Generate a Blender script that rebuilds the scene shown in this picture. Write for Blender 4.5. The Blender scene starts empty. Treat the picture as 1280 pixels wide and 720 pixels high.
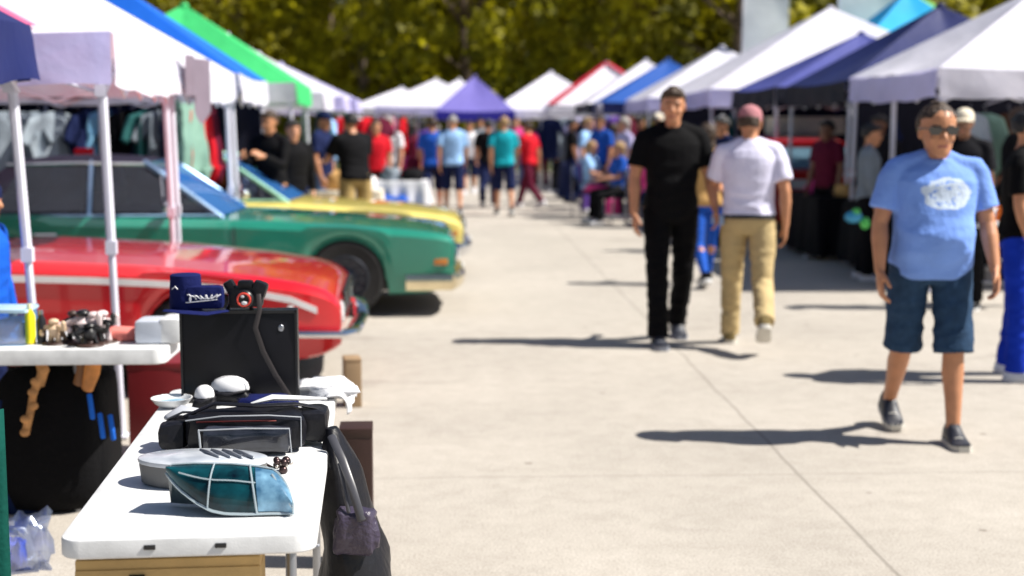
import bpy, bmesh, math, random
import numpy as np
from mathutils import Vector, Matrix, noise
random.seed(7)
R = math.radians; PI = math.pi
sc = bpy.context.scene
COL = sc.collection
# ------------------------------------------------------------------ camera
FPX = 1750.0; CAMZ = 1.68
PITCH = math.atan(210/FPX); YAW = math.atan(75/FPX)
camd = bpy.data.cameras.new('camera'); cam = bpy.data.objects.new('camera', camd); COL.objects.link(cam)
cam.location = (0, 0, CAMZ); cam.rotation_euler = (PI/2-PITCH, 0, -YAW)
camd.sensor_width = 36; camd.lens = FPX*36/1280; camd.clip_end = 900; camd.clip_start = .1
camd.dof.use_dof = True; camd.dof.focus_distance = 3.85; camd.dof.aperture_fstop = 2.1; camd.dof.aperture_blades = 8
sc.camera = cam
_F = Vector((math.sin(YAW)*math.cos(PITCH), math.cos(YAW)*math.cos(PITCH), -math.sin(PITCH)))
_R = Vector((math.cos(YAW), -math.sin(YAW), 0)); _U = _R.cross(_F)
def ray(px, py): return _F + _R*((px-640)/FPX) + _U*((360-py)/FPX)
def P(px, py, y):
    d = ray(px, py); return Vector((0, 0, CAMZ)) + d*(y/d.y)
def G(px, py, z=0.0):
    d = ray(px, py); return Vector((0, 0, CAMZ)) + d*((z-CAMZ)/d.z)
def X(px, y, py=250): return P(px, py, y).x
# ------------------------------------------------------------------ materials
MC = {}
def lin(c): return tuple(((v/255)/12.92 if v/255 <= .04045 else ((v/255+.055)/1.055)**2.4) for v in c)
def M(name, col, rough=.6, metal=0., var=.12, scale=6., bump=0., bscale=80., coat=0., sheen=0., col2=None, trans=0., spec=.5):
    if name in MC: return MC[name]
    m = bpy.data.materials.new(name); m.use_nodes = True; nt = m.node_tree; N = nt.nodes; L = nt.links
    b = N['Principled BSDF']; tc = N.new('ShaderNodeTexCoord'); nz = N.new('ShaderNodeTexNoise')
    nz.inputs['Scale'].default_value = scale; nz.inputs['Detail'].default_value = 5; L.new(tc.outputs['Object'], nz.inputs['Vector'])
    cr = N.new('ShaderNodeValToRGB'); L.new(nz.outputs['Fac'], cr.inputs['Fac'])
    a = tuple(v*(1-var) for v in col); c2 = col2 or tuple(min(1, v*(1+var)) for v in col)
    cr.color_ramp.elements[0].position = .3; cr.color_ramp.elements[1].position = .7
    cr.color_ramp.elements[0].color = (*a, 1); cr.color_ramp.elements[1].color = (*c2, 1)
    L.new(cr.outputs['Color'], b.inputs['Base Color'])
    b.inputs['Roughness'].default_value = rough; b.inputs['Metallic'].default_value = metal
    b.inputs['Specular IOR Level'].default_value = spec
    b.inputs['Coat Weight'].default_value = coat; b.inputs['Coat Roughness'].default_value = .04
    b.inputs['Sheen Weight'].default_value = sheen
    if bump:
        n2 = N.new('ShaderNodeTexNoise'); n2.inputs['Scale'].default_value = bscale; n2.inputs['Detail'].default_value = 4
        L.new(tc.outputs['Object'], n2.inputs['Vector']); bp = N.new('ShaderNodeBump')
        bp.inputs['Strength'].default_value = bump; bp.inputs['Distance'].default_value = .02
        L.new(n2.outputs['Fac'], bp.inputs['Height']); L.new(bp.outputs['Normal'], b.inputs['Normal'])
    if trans:
        out = N['Material Output']; tr = N.new('ShaderNodeBsdfTranslucent'); mx = N.new('ShaderNodeMixShader')
        L.new(cr.outputs['Color'], tr.inputs['Color']); mx.inputs[0].default_value = trans
        L.new(b.outputs[0], mx.inputs[1]); L.new(tr.outputs[0], mx.inputs[2]); L.new(mx.outputs[0], out.inputs['Surface'])
    MC[name] = m; return m
def cloth(name, rgb, **k):
    k.setdefault('spec', .15); k.setdefault('rough', .85); k.setdefault('bump', .25); k.setdefault('bscale', 45); k.setdefault('scale', 5); return M(name, lin(rgb), **k)
def canvas(name, rgb, t=.22): return M(name, lin(rgb), rough=.65, trans=t, bump=.6, bscale=4.5, var=.07, scale=2.2, spec=.3)
def glass(name, tint=(.25, .32, .42), refl=.35, rough=.03, body=None):
    if name in MC: return MC[name]
    m = bpy.data.materials.new(name); m.use_nodes = True; nt = m.node_tree; N = nt.nodes; L = nt.links
    N.remove(N['Principled BSDF']); out = N['Material Output']
    t = N.new('ShaderNodeBsdfTransparent'); t.inputs[0].default_value = (*tint, 1)
    g = N.new('ShaderNodeBsdfGlossy'); g.inputs['Roughness'].default_value = rough; g.inputs['Color'].default_value = (.8, .88, 1, 1)
    nz = N.new('ShaderNodeTexNoise'); nz.inputs['Scale'].default_value = 3
    mr = N.new('ShaderNodeMapRange'); mr.inputs['To Min'].default_value = refl*.85; mr.inputs['To Max'].default_value = refl*1.15
    L.new(nz.outputs['Fac'], mr.inputs['Value'])
    mx = N.new('ShaderNodeMixShader'); L.new(mr.outputs[0], mx.inputs[0]); L.new(t.outputs[0], mx.inputs[1]); L.new(g.outputs[0], mx.inputs[2])
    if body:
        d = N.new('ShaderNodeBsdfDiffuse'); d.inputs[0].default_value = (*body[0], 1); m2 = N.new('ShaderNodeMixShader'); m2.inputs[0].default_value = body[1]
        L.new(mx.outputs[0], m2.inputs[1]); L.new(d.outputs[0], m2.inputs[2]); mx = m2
    L.new(mx.outputs[0], out.inputs['Surface']); MC[name] = m; return m
WHITEP = M('white_painted_steel', (.72, .70, .74), .4, .0, .06)
STEEL = M('grey_steel', (.32, .33, .36), .35, .8, .1)
CHROME = M('chrome', (.75, .77, .8), .12, 1., .05)
BLACKP = M('black_plastic', (.012, .012, .014), .35, 0, .3)
RUBBER = M('rubber', (.018, .018, .018), .8, 0, .3, bump=.2)
PLASTICW = M('white_plastic', (.66, .67, .68), .45, 0, .15, scale=14, bump=.06, bscale=220)
WOOD = M('pine_wood', (.50, .33, .13), .6, 0, .25, scale=4, bump=.15)
BLACKC = cloth('black_cloth', (9, 9, 12))
# ------------------------------------------------------------------ mesh builder
class MB:
    def __init__(s): s.v = []; s.f = []; s.m = []
    def add(s, vs, fs, mi=0):
        o = len(s.v); s.v += [tuple(v) for v in vs]; s.f += [tuple(i+o for i in f) for f in fs]; s.m += [mi]*len(fs); return s
    def box(s, c, d, rot=None, mi=0, bev=0.0):
        bm = bmesh.new(); bmesh.ops.create_cube(bm, size=1); bmesh.ops.scale(bm, vec=d, verts=bm.verts)
        if bev: bmesh.ops.bevel(bm, geom=bm.edges[:], offset=bev, segments=2, affect='EDGES', profile=.6)
        M4 = Matrix.Translation(c)
        if rot is not None: M4 = M4 @ (rot if isinstance(rot, Matrix) else Matrix.Rotation(rot, 4, 'Z'))
        bm.transform(M4); bm.verts.index_update()
        s.add([v.co[:] for v in bm.verts], [[v.index for v in f.verts] for f in bm.faces], mi); bm.free(); return s
    def loft(s, rings, mi=0, cap=True, close=True):
        n = len(rings[0]); vs = [p for r in rings for p in r]; fs = []
        for i in range(len(rings)-1):
            for j in range(n if close else n-1):
                k = (j+1) % n; fs.append((i*n+j, i*n+k, (i+1)*n+k, (i+1)*n+j))
        if cap:
            fs.append(tuple(range(n-1, -1, -1))); fs.append(tuple((len(rings)-1)*n+j for j in range(n)))
        return s.add(vs, fs, mi)
    def tube(s, pts, rad, seg=10, mi=0, ref=None, round_=True):
        pts = [Vector(p) for p in pts]; n = len(pts)
        if not isinstance(rad, (list, tuple)): rad = [rad]*n
        rad = [(r, r) if not isinstance(r, (list, tuple)) else r for r in rad]
        T = []
        for i in range(n):
            a = pts[max(0, i-1)]; b = pts[min(n-1, i+1)]; t = (b-a); T.append(t.normalized() if t.length > 1e-9 else Vector((0, 0, 1)))
        u = Vector(ref) if ref is not None else (Vector((1, 0, 0)) if abs(T[0].x) < .9 else Vector((0, 1, 0)))
        rings = []
        def ring(c, t, u, ra, rb):
            u = (u-t*u.dot(t)).normalized(); w = t.cross(u)
            return [c+u*(ra*math.cos(2*PI*k/seg))+w*(rb*math.sin(2*PI*k/seg)) for k in range(seg)], u
        for i in range(n):
            ra, rb = rad[i]
            if i == 0 and round_:
                for f, q in ((-.95, .3), (-.7, .7)): rings.append(ring(pts[0]+T[0]*f*min(ra, rb), T[0], u, ra*q, rb*q)[0])
            r_, u2 = ring(pts[i], T[i], u, ra, rb); rings.append(r_)
            if ref is None: u = u2
            if i == n-1 and round_ and round_ != 'start':
                for f, q in ((.7, .7), (.95, .3)): rings.append(ring(pts[i]+T[i]*f*min(ra, rb), T[i], u, ra*q, rb*q)[0])
        return s.loft(rings, mi)
    def ell(s, c, r, seg=12, mi=0, M3=None):
        rings = []
        for i in range(1, 8):
            a = PI*i/8-PI/2
            rings.append([Vector((r[0]*math.cos(a)*math.cos(2*PI*k/seg), r[1]*math.cos(a)*math.sin(2*PI*k/seg), r[2]*math.sin(a))) for k in range(seg)])
        if M3 is not None: rings = [[M3 @ p for p in q] for q in rings]
        return s.loft([[Vector(c)+p for p in q] for q in rings], mi)
    def lathe(s, prof, M4=None, seg=24, mi=0):
        rings = [[Vector((r*math.cos(2*PI*k/seg), r*math.sin(2*PI*k/seg), z)) for k in range(seg)] for r, z in prof]
        if M4 is not None: rings = [[M4 @ p for p in q] for q in rings]
        return s.loft(rings, mi)
    def prism(s, poly, z0, z1, M4=None, mi=0):
        r0 = [Vector((x, y, z0)) for x, y in poly]; r1 = [Vector((x, y, z1)) for x, y in poly]
        if M4 is not None: r0 = [M4 @ p for p in r0]; r1 = [M4 @ p for p in r1]
        return s.loft([r0, r1], mi)
    def grid(s, fn, nu, nv, mi=0):
        vs = [fn(i/nu, j/nv) for j in range(nv+1) for i in range(nu+1)]
        fs = [(j*(nu+1)+i, j*(nu+1)+i+1, (j+1)*(nu+1)+i+1, (j+1)*(nu+1)+i) for j in range(nv) for i in range(nu)]
        return s.add(vs, fs, mi)
    def mesh(s, name, mats, smooth=True, angle=40):
        me = bpy.data.meshes.new(name); me.from_pydata(s.v, [], s.f)
        for m in (mats if isinstance(mats, (list, tuple)) else [mats]): me.materials.append(m)
        me.polygons.foreach_set('material_index', s.m)
        bm = bmesh.new(); bm.from_mesh(me); bmesh.ops.recalc_face_normals(bm, faces=bm.faces); bm.to_mesh(me); bm.free()
        if smooth: me.shade_smooth(); me.set_sharp_from_angle(angle=R(angle))
        me.update(); return me
    def build(s, name, mats, parent=None, smooth=True, angle=40):
        return link(name, s.mesh(name, mats, smooth, angle), parent)
def link(name, me, parent=None):
    o = bpy.data.objects.new(name, me); COL.objects.link(o)
    if parent is not None: o.parent = parent
    return o
def tag(o, label=None, cat=None, group=None, kind=None, at=None, rz=None):
    if label: o['label'] = label
    if cat: o['category'] = cat
    if group: o['group'] = group
    if kind: o['kind'] = kind
    if at is not None: o.location = at
    if rz is not None: o.rotation_euler = (0, 0, rz)
    return o
def thing(name, label, cat, at=(0, 0, 0), rz=0, group=None):
    o = bpy.data.objects.new(name, None); COL.objects.link(o); o.empty_display_size = .1
    return tag(o, label, cat, group, None, at, rz)
def copy_tree(o, at=None, rz=None, label=None, parent=None, top=True):
    kids = [k for k in COL.objects if k.parent == o] if top is True else top
    c = o.copy(); COL.objects.link(c)
    if parent is not None: c.parent = parent
    for k in kids: copy_tree(k, parent=c)
    if at is not None: c.location = at
    if rz is not None: c.rotation_euler = (0, 0, rz)
    if label: c['label'] = label
    return c
def remesh(mb, name, mats, vox, smooth=4, fac=.5):
    me = bpy.data.meshes.new('tmp'); me.from_pydata(mb.v, [], mb.f)
    bm = bmesh.new(); bm.from_mesh(me); bmesh.ops.recalc_face_normals(bm, faces=bm.faces); bm.to_mesh(me); bm.free()
    o = bpy.data.objects.new('tmp', me); COL.objects.link(o)
    md = o.modifiers.new('r', 'REMESH'); md.mode = 'VOXEL'; md.voxel_size = vox
    s = o.modifiers.new('s', 'SMOOTH'); s.factor = fac; s.iterations = smooth
    dg = bpy.context.evaluated_depsgraph_get(); dg.update()
    out = bpy.data.meshes.new_from_object(o.evaluated_get(dg)); bpy.data.objects.remove(o); bpy.data.meshes.remove(me)
    out.name = name; out.materials.clear()
    for m in (mats if isinstance(mats, (list, tuple)) else [mats]): out.materials.append(m)
    out.polygons.foreach_set('material_index', [0]*len(out.polygons))
    out.shade_smooth(); return out
def wrinkle(me, amp, sx=5, sz=11, seed=0, mask=None):
    n = len(me.vertices); co = np.empty(n*3); me.vertices.foreach_get('co', co); co = co.reshape(-1, 3)
    no = np.empty(n*3); me.vertices.foreach_get('normal', no); no = no.reshape(-1, 3)
    d = np.empty(n)
    for i in range(n):
        x, y, z = co[i]
        w = noise.noise((x*2+seed, y*2, z*2))
        a = noise.noise((x*sx+w*1.5+seed, y*sx, z*sz+x*3*w)); a = 1-2*abs(a)*1.6
        d[i] = a*amp*(mask(co[i]) if mask else 1)
    co += no*d[:, None]; me.vertices.foreach_set('co', co.ravel()); me.update(); return me
SKYSTR, SUNSTR, EXPO = .05, 5.0, .71
# ------------------------------------------------------------------ people
SKIN = [M('skin_fair', (.60, .29, .18), .5, 0, .12, scale=14), M('skin_tan', (.52, .235, .12), .5, 0, .12, scale=14), M('skin_brown', (.20, .09, .05), .5, 0, .12, scale=14)]
LIP = M('lip', (.36, .12, .09), .45); BROW = M('brow_hair', (.05, .03, .02), .8); EYEM = M('eye', (.10, .08, .07), .2)
HAIRM = {'brown': M('hair_brown', (.045, .024, .012), .6, bump=.6, bscale=60), 'grey': M('hair_grey', (.32, .30, .28), .6, bump=.6, bscale=60),
         'black': M('hair_black', (.012, .01, .01), .5, bump=.6, bscale=60), 'blond': M('hair_blond', (.36, .22, .09), .6, bump=.6, bscale=60)}
MESHCACHE = {}
def ellring(c, rx, ry, seg=20, M4=None, sq=1.0):
    out = []
    for k in range(seg):
        a = 2*PI*k/seg; ca, sa = math.cos(a), math.sin(a)
        p = Vector((c[0]+rx*math.copysign(abs(ca)**sq, ca), c[1]+ry*math.copysign(abs(sa)**sq, sa), c[2]))
        out.append(M4 @ p if M4 is not None else p)
    return out
POSES = dict(
 walkA=dict(legs=((26, 8, 2), (-16, 26, 2)), arms=((-16, 9, 14), (18, 9, 22))),
 walkB=dict(legs=((-14, 22, 2), (20, 5, 2)), arms=((16, 8, 18), (-16, 9, 14))),
 stand=dict(legs=((4, 4, 4), (-3, 3, 4)), arms=((4, 9, 14), (0, 9, 12))),
 reach=dict(legs=((4, 4, 4), (-3, 3, 4)), arms=((35, 10, 60), (30, 12, 50)), lean=10),
 cross=dict(legs=((2, 3, 4), (-2, 3, 5)), arms=((22, 6, 95), (22, 6, 95))),
 sit=dict(legs=((86, 84, 6), (82, 80, 6)), arms=((28, 8, 55), (24, 8, 60))),
 blue=dict(legs=((-11, 23, .2), (11, 5, .2)), arms=((2, 14, 14), (6, 14, 20)), head=(2, 3), hk=1.13),
 blackm=dict(legs=((15, 6, 1.2), (-10, 18, 1.2)), arms=((2, 14, 14), (4, 15, 30)), head=(-12, 3)),
 whitem=dict(legs=((-13, 44, .8), (16, 4, 1.2)), arms=((-8, 13, 14), (24, 12, 60)), head=(-14, 6)),
)
def skeleton(pose, H, wide):
    p = POSES[pose]; h = H/1.75; J = {}; lean = R(p.get('lean', 2))
    hipz = .92*h
    for s, (a, b, sp) in zip((-1, 1), p['legs']):
        a, b, sp = R(a), R(b), R(sp)
        hip = Vector((s*.098*h*wide, 0, hipz))
        kn = hip+Vector((s*math.sin(sp), -math.sin(a), -math.cos(a))).normalized()*.44*h
        an = kn+Vector((s*math.sin(sp)*.3, -math.sin(a-b), -math.cos(a-b))).normalized()*.41*h
        fa = max(0, (b-a)*.55) if abs(a) < 1 else 0
        J['leg', s] = (hip, kn, an, fa)
    low = min(J['leg', s][2].z-.08*h-(.0 if J['leg', s][3] < .2 else .13*math.sin(J['leg', s][3])*h*.75) for s in (-1, 1))
    off = Vector((0, 0, -low))
    RL = Matrix.Rotation(lean, 4, 'X')
    def up(v): return RL @ (Vector(v)-Vector((0, 0, hipz)))+Vector((0, 0, hipz))+off
    for s in (-1, 1):
        hip, kn, an, fa = J['leg', s]; J['leg', s] = (hip+off, kn+off, an+off, fa)
    J['up'] = up; J['h'] = h; J['RL'] = RL
    for s, (a, ab, e) in zip((-1, 1), p['arms']):
        a, ab, e = R(a), R(ab), R(e)
        sh = up((s*.185*h*wide, .01, 1.435*h))
        d = Vector((s*math.sin(ab), -math.sin(a)*math.cos(ab), -math.cos(a)*math.cos(ab))).normalized()
        el = sh+d*.29*h
        inn = -.25*s*math.sin(e) if e > .8 else -.04*s
        d2 = Vector((s*math.sin(ab)*.45+inn*1.6, -math.sin(a+e), -math.cos(a+e))).normalized()
        J['arm', s] = (sh, el, el+d2*.255*h, d2)
    ht, hn = p.get('head', (0, 4))
    neck = up((0, .012*h, 1.50*h)); J['neck'] = neck
    J['HM'] = Matrix.Translation(up((0, -.012*h, 1.635*h))) @ Matrix.Rotation(R(ht), 4, 'Z') @ Matrix.Rotation(R(hn), 4, 'X') @ Matrix.Scale(h*p.get('hk', 1), 4)
    return J
HEADR = [(-.120, .016, .016, -.066), (-.112, .032, .028, -.058), (-.095, .045, .045, -.044), (-.07, .056, .064, -.024), (-.045, .063, .078, -.013), (-.02, .067, .087, -.006),
         (.005, .070, .090, -.001), (.02, .073, .095, 0), (.045, .076, .098, .004), (.07, .073, .094, .006), (.092, .060, .079, .008), (.107, .040, .055, .008), (.117, .014, .02, .008)]
def headmb(mb, HM, k=1.0):
    mb.loft([ellring((0, y, z), rx*k, ry*k, 20, HM) for z, rx, ry, y in HEADR])
    T = lambda *p: HM @ Vector(p)
    h = HM.to_scale()[0]
    mb.tube([T(0, -.086, .018), T(0, -.100, -.006), T(0, -.112, -.027)], [.009*h, .0115*h, .014*h], 8)
    for s in (-1, 1):
        mb.ell(T(s*.012, -.101, -.033), (.009*h, .01*h, .008*h), 8)
        mb.ell(T(s*.031, -.079, .0), (.0155*h, .012*h, .010*h), 8)
        mb.tube([T(s*.012, -.092, .021), T(s*.03, -.091, .025), T(s*.05, -.077, .02)], .0085*h, 8)
        mb.ell(T(s*.04, -.070, -.032), (.02*h, .016*h, .018*h), 8)
        mb.ell(T(s*.078, .010, -.008), (.010*h, .019*h, .032*h), 8)
    mb.ell(T(0, -.087, -.058), (.024*h, .0105*h, .006*h), 8); mb.ell(T(0, -.086, -.068), (.021*h, .0105*h, .0065*h), 8)
    mb.ell(T(0, -.075, -.102), (.02*h, .014*h, .014*h), 8)
TORSO = [(.84, .09, .08, 0), (.88, .15, .105, .005), (.95, .172, .118, .01), (1.02, .160, .108, .0), (1.10, .152, .104, -.005), (1.20, .166, .112, -.002), (1.30, .182, .118, 0), (1.38, .186, .112, .004),
         (1.43, .165, .092, .008), (1.465, .115, .072, .01), (1.495, .068, .062, .012), (1.53, .056, .058, .008)]
def torso_rings(J, wide, belly, grow=0.0, z0=.0, z1=9., flare=0.):
    h = J['h']; out = []
    zs = sorted(set([z for z, *_ in TORSO if z0 < z < z1] + ([z0] if z0 > .84 else []) + ([z1] if z1 < 1.53 else [])))
    Z = [t[0] for t in TORSO]
    for z in zs:
        rx, ry, yo = (float(np.interp(z, Z, [t[i] for t in TORSO])) for i in (1, 2, 3))
        bl = belly*math.exp(-((z-1.08)/.13)**2); wd = 1+(wide-1)*(1 if z < 1.45 else .4)
        fl = flare*max(0, (1.15-z)/.25)
        bl *= 1 if z > 1.0 or not grow else .8
        out.append(ellring((0, (yo-bl*.55)*h, z*h), (rx*wd+grow+fl+bl*.3)*h, (ry*wd+grow+fl+bl*.75)*h, 24, None, .86))
    return [[J['up'](p) for p in r] for r in out]
def hand(mb, w, d, s, h, curl=.35):
    d = d.normalized(); f = Vector((0, -1, 0)); t = (f-d*f.dot(d))
    t = (t if t.length > .3 else Vector((-s*1., 0, 0))-d*(-s*d.x)).normalized()
    n = t.cross(d)*1.0
    if n.x*s > 0: n = -n
    T = lambda a, b, c: w+d*(a*h)+t*(b*h)+n*(c*h)
    mb.tube([T(-.02, 0, 0), T(.02, 0, 0), T(.055, .002, .002), T(.088, 0, .004)], [(.027*h, .02*h), (.033*h, .017*h), (.041*h, .016*h), (.041*h, .014*h)], 12, ref=t)
    for i, (o, L) in enumerate(((.031, .072), (.0105, .082), (-.0105, .077), (-.031, .060))):
        c0 = curl*(1+.18*i); p = [T(.08, o, .004)]; a = 0; x, z = .088, .005
        for k, q in enumerate((.45, .32, .26)):
            a += c0*(.55 if k == 0 else 1); x += L*q*math.cos(a); z += L*q*math.sin(a); p.append(T(x, o*(1.12+.05*k), z))
        mb.tube(p, [.0098*h, .0092*h, .0086*h, .0074*h], 8)
    mb.tube([T(.018, .026, .006), T(.045, .046, .016), T(.068, .056, .026), T(.088, .058, .036)], [.015*h, .0125*h, .0105*h, .009*h], 8)
def trap(mb, J, s, sh, h, lw, g):
    nk = J['neck']; a = nk+Vector((s*.045*h, 0, -.012*h)); b = sh+Vector((-s*.012*h, 0, .0))
    mb.tube([a, a.lerp(b, .5)+Vector((0, 0, -.006*h)), b], [(.040+g)*h*lw, (.046+g)*h*lw, (.052+g*.8)*h*lw], 12)
def body_mesh(pose, H, wide, belly, vox, fem=False):
    J = skeleton(pose, H, wide); h = J['h']; mb = MB()
    mb.loft(torso_rings(J, wide, belly))
    lw = .5+.5*wide
    mb.tube([J['neck']-Vector((0, 0, .03*h)), J['neck'].lerp(J['HM'] @ Vector((0, .01, -.06)), .5), J['HM'] @ Vector((0, .012, -.05))], [.062*h*lw, .055*h*lw, .054*h*lw], 12)
    headmb(mb, J['HM'], .5+.5*wide)
    for s in (-1, 1):
        hip, kn, an, fa = J['leg', s]
        mb.tube([hip+Vector((0, 0, .03*h)), hip.lerp(kn, .35), hip.lerp(kn, .75), kn, kn.lerp(an, .28)+Vector((0, .012*h, 0)), kn.lerp(an, .6), an], [r*h*lw for r in (.092, .082, .06, .052, .055, .043, .034)], 14)
        # foot
        c, sn = math.cos(fa), math.sin(fa)
        def ft(y, z, x=0): return an+Vector((x*h, (y*c-z*sn)*h, (z*c+y*sn)*h))
        mb.tube([ft(.03, -.045), ft(-.05, -.045), ft(-.12, -.055), ft(-.165, -.06)], [(.028*h, .026*h), (.034*h, .026*h), (.036*h, .018*h), (.026*h, .010*h)], 10, ref=(1, 0, 0))
        sh, el, wr, d2 = J['arm', s]
        trap(mb, J, s, sh, h, lw, 0)
        mb.tube([sh.lerp(el, .02), sh.lerp(el, .15), sh.lerp(el, .35), sh.lerp(el, .8), el, el.lerp(wr, .3), el.lerp(wr, .7), wr], [r*h*lw for r in (.050, .054, .052, .043, .040, .043, .033, .026)], 12)
        hand(mb, wr, d2, s, h*(.55+.45*wide))
    me = remesh(mb, 'person', [SKIN[0], LIP, BROW, EYEM], vox, 3 if vox < .007 else 2, .5)
    inv = J['HM'].inverted()
    for poly in me.polygons:
        c = inv @ poly.center
        if abs(c.x) < .07 and -.125 < c.z < .04 and c.y < -.06:
            if abs(c.x) < .023 and -.071 < c.z < -.056 and c.y < -.082: poly.material_index = 1
            elif .014 < abs(c.x) < .05 and .021 < c.z < .031: poly.material_index = 2
            elif .023 < abs(c.x) < .040 and -.005 < c.z < .005: poly.material_index = 3
    return me, J
def shirt_mesh(J, wide, belly, vox, sleeve, hem=.90, seed=1, loose=.014, collar=False):
    mb = MB(); h = J['h']; lw = .5+.5*wide
    mb.loft(torso_rings(J, wide, belly, loose, hem, 1.493, .004))
    for s in (-1, 1):
        sh, el, wr, d2 = J['arm', s]
        a = sh.lerp(Vector((0, sh.y, sh.z)), .3)
        trap(mb, J, s, sh, h, lw, .012)
        if sleeve == 'short': mb.tube([sh.lerp(el, .02), sh.lerp(el, .2), sh.lerp(el, .45), sh.lerp(el, .74)], [r*h*lw for r in (.062, .068, .070, .074)], 16, round_='start')
        elif sleeve == 'long': mb.tube([sh.lerp(el, .02), sh.lerp(el, .15), sh.lerp(el, .5), el, el.lerp(wr, .5), el.lerp(wr, .95)], [r*h*lw for r in (.060, .064, .060, .054, .047, .040)], 16, round_='start')
        else: mb.tube([a, sh, sh.lerp(el, .08)], [r*h*lw for r in (.062, .064, .06)], 14, round_=False)
    if collar:
        n = J['neck']; mb.tube([n+Vector((0, 0, -.03*h)), n+Vector((0, 0, .022*h))], [(.074*h*lw, .07*h*lw), (.066*h*lw, .066*h*lw)], 16, round_=False)
    me = remesh(mb, 'shirt', [BLACKC, BLACKC], vox, 3, .5)
    zc = J['up']((0, 0, 1.25*h)).z
    wrinkle(me, .006*h, 5, 9, seed, lambda c: .35+.65*min(1, abs(c[2]-zc-.05)/.2)); return me
def pants_mesh(J, wide, belly, vox, kind, seed=2):
    mb = MB(); h = J['h']; lw = .5+.5*wide
    top = 1.035
    mb.loft(torso_rings(J, wide, belly*.45, .009 if kind != 'legging' else .005, .0, top))
    for s in (-1, 1):
        hip, kn, an, fa = J['leg', s]; z = Vector((0, 0, .02*h))
        if kind == 'short': mb.tube([hip+z, hip.lerp(kn, .35), hip.lerp(kn, .7), hip.lerp(kn, 1.02)], [r*h*lw for r in (.100, .098, .095, .098)], 18, round_=False)
        elif kind == 'long': mb.tube([hip+z, hip.lerp(kn, .35), hip.lerp(kn, .75), kn, kn.lerp(an, .3), kn.lerp(an, .7), kn.lerp(an, 1.03)], [r*h*lw for r in (.100, .094, .080, .074, .072, .068, .070)], 18, round_=False)
        else: mb.tube([hip+z, hip.lerp(kn, .35), hip.lerp(kn, .75), kn, kn.lerp(an, .3), kn.lerp(an, .7), kn.lerp(an, .95)], [r*h*lw for r in (.096, .087, .066, .058, .061, .050, .042)], 16, round_=False)
    me = remesh(mb, 'trousers', [BLACKC], vox, 2, .5)
    def mk(c): return 1.0 if c[2] < .75*h else .5
    return wrinkle(me, .0055*h if kind != 'legging' else .002, 5, 14, seed, mk)
def shoe_mesh(J, s, mats=None):
    h = J['h']; hip, kn, an, fa = J['leg', s]; c, sn = math.cos(fa), math.sin(fa)
    def ft(x, y, z): return an+Vector((x*h, (y*c-z*sn)*h, (z*c+y*sn)*h))
    mb = MB()
    prof = [(.078, .026, -.082, -.03), (.064, .038, -.082, .022), (.02, .044, -.082, .034), (-.03, .044, -.082, .030), (-.055, .046, -.082, .008), (-.09, .049, -.082, -.02), (-.14, .050, -.082, -.042), (-.175, .042, -.08, -.052), (-.2, .024, -.076, -.06)]
    rings = []
    for y, w, zb, zt in prof:
        m_ = (zb+.024)
        rings.append([ft(x, y, z) for x, z in ((-w*.9, zb+.024), (-w, zb+.034), (-w*.92, (zt+m_)/2+.006), (-w*.55, zt), (0, zt+.005), (w*.55, zt), (w*.92, (zt+m_)/2+.006), (w, zb+.034), (w*.9, zb+.024))])
    mb.loft(rings, 0)
    rings = [[ft(x, y*1.03, z) for x, z in ((-w*1.06, zb-.002), (w*1.06, zb-.002), (w*1.08, zb+.028), (-w*1.08, zb+.028))] for y, w, zb, zt in prof]
    mb.loft(rings, 1)
    for k in range(4):
        y = -.03-.025*k; zt = float(np.interp(-y, [-.02, .04, .09, .14], [.022, -.005, -.028, -.042]))
        mb.tube([ft(-.022, y, zt+.004), ft(0, y, zt+.009), ft(.022, y, zt+.004)], .004*h, 6, 1)
    return mb.mesh('shoe', [BLACKC, PLASTICW], True, 50)
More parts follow.
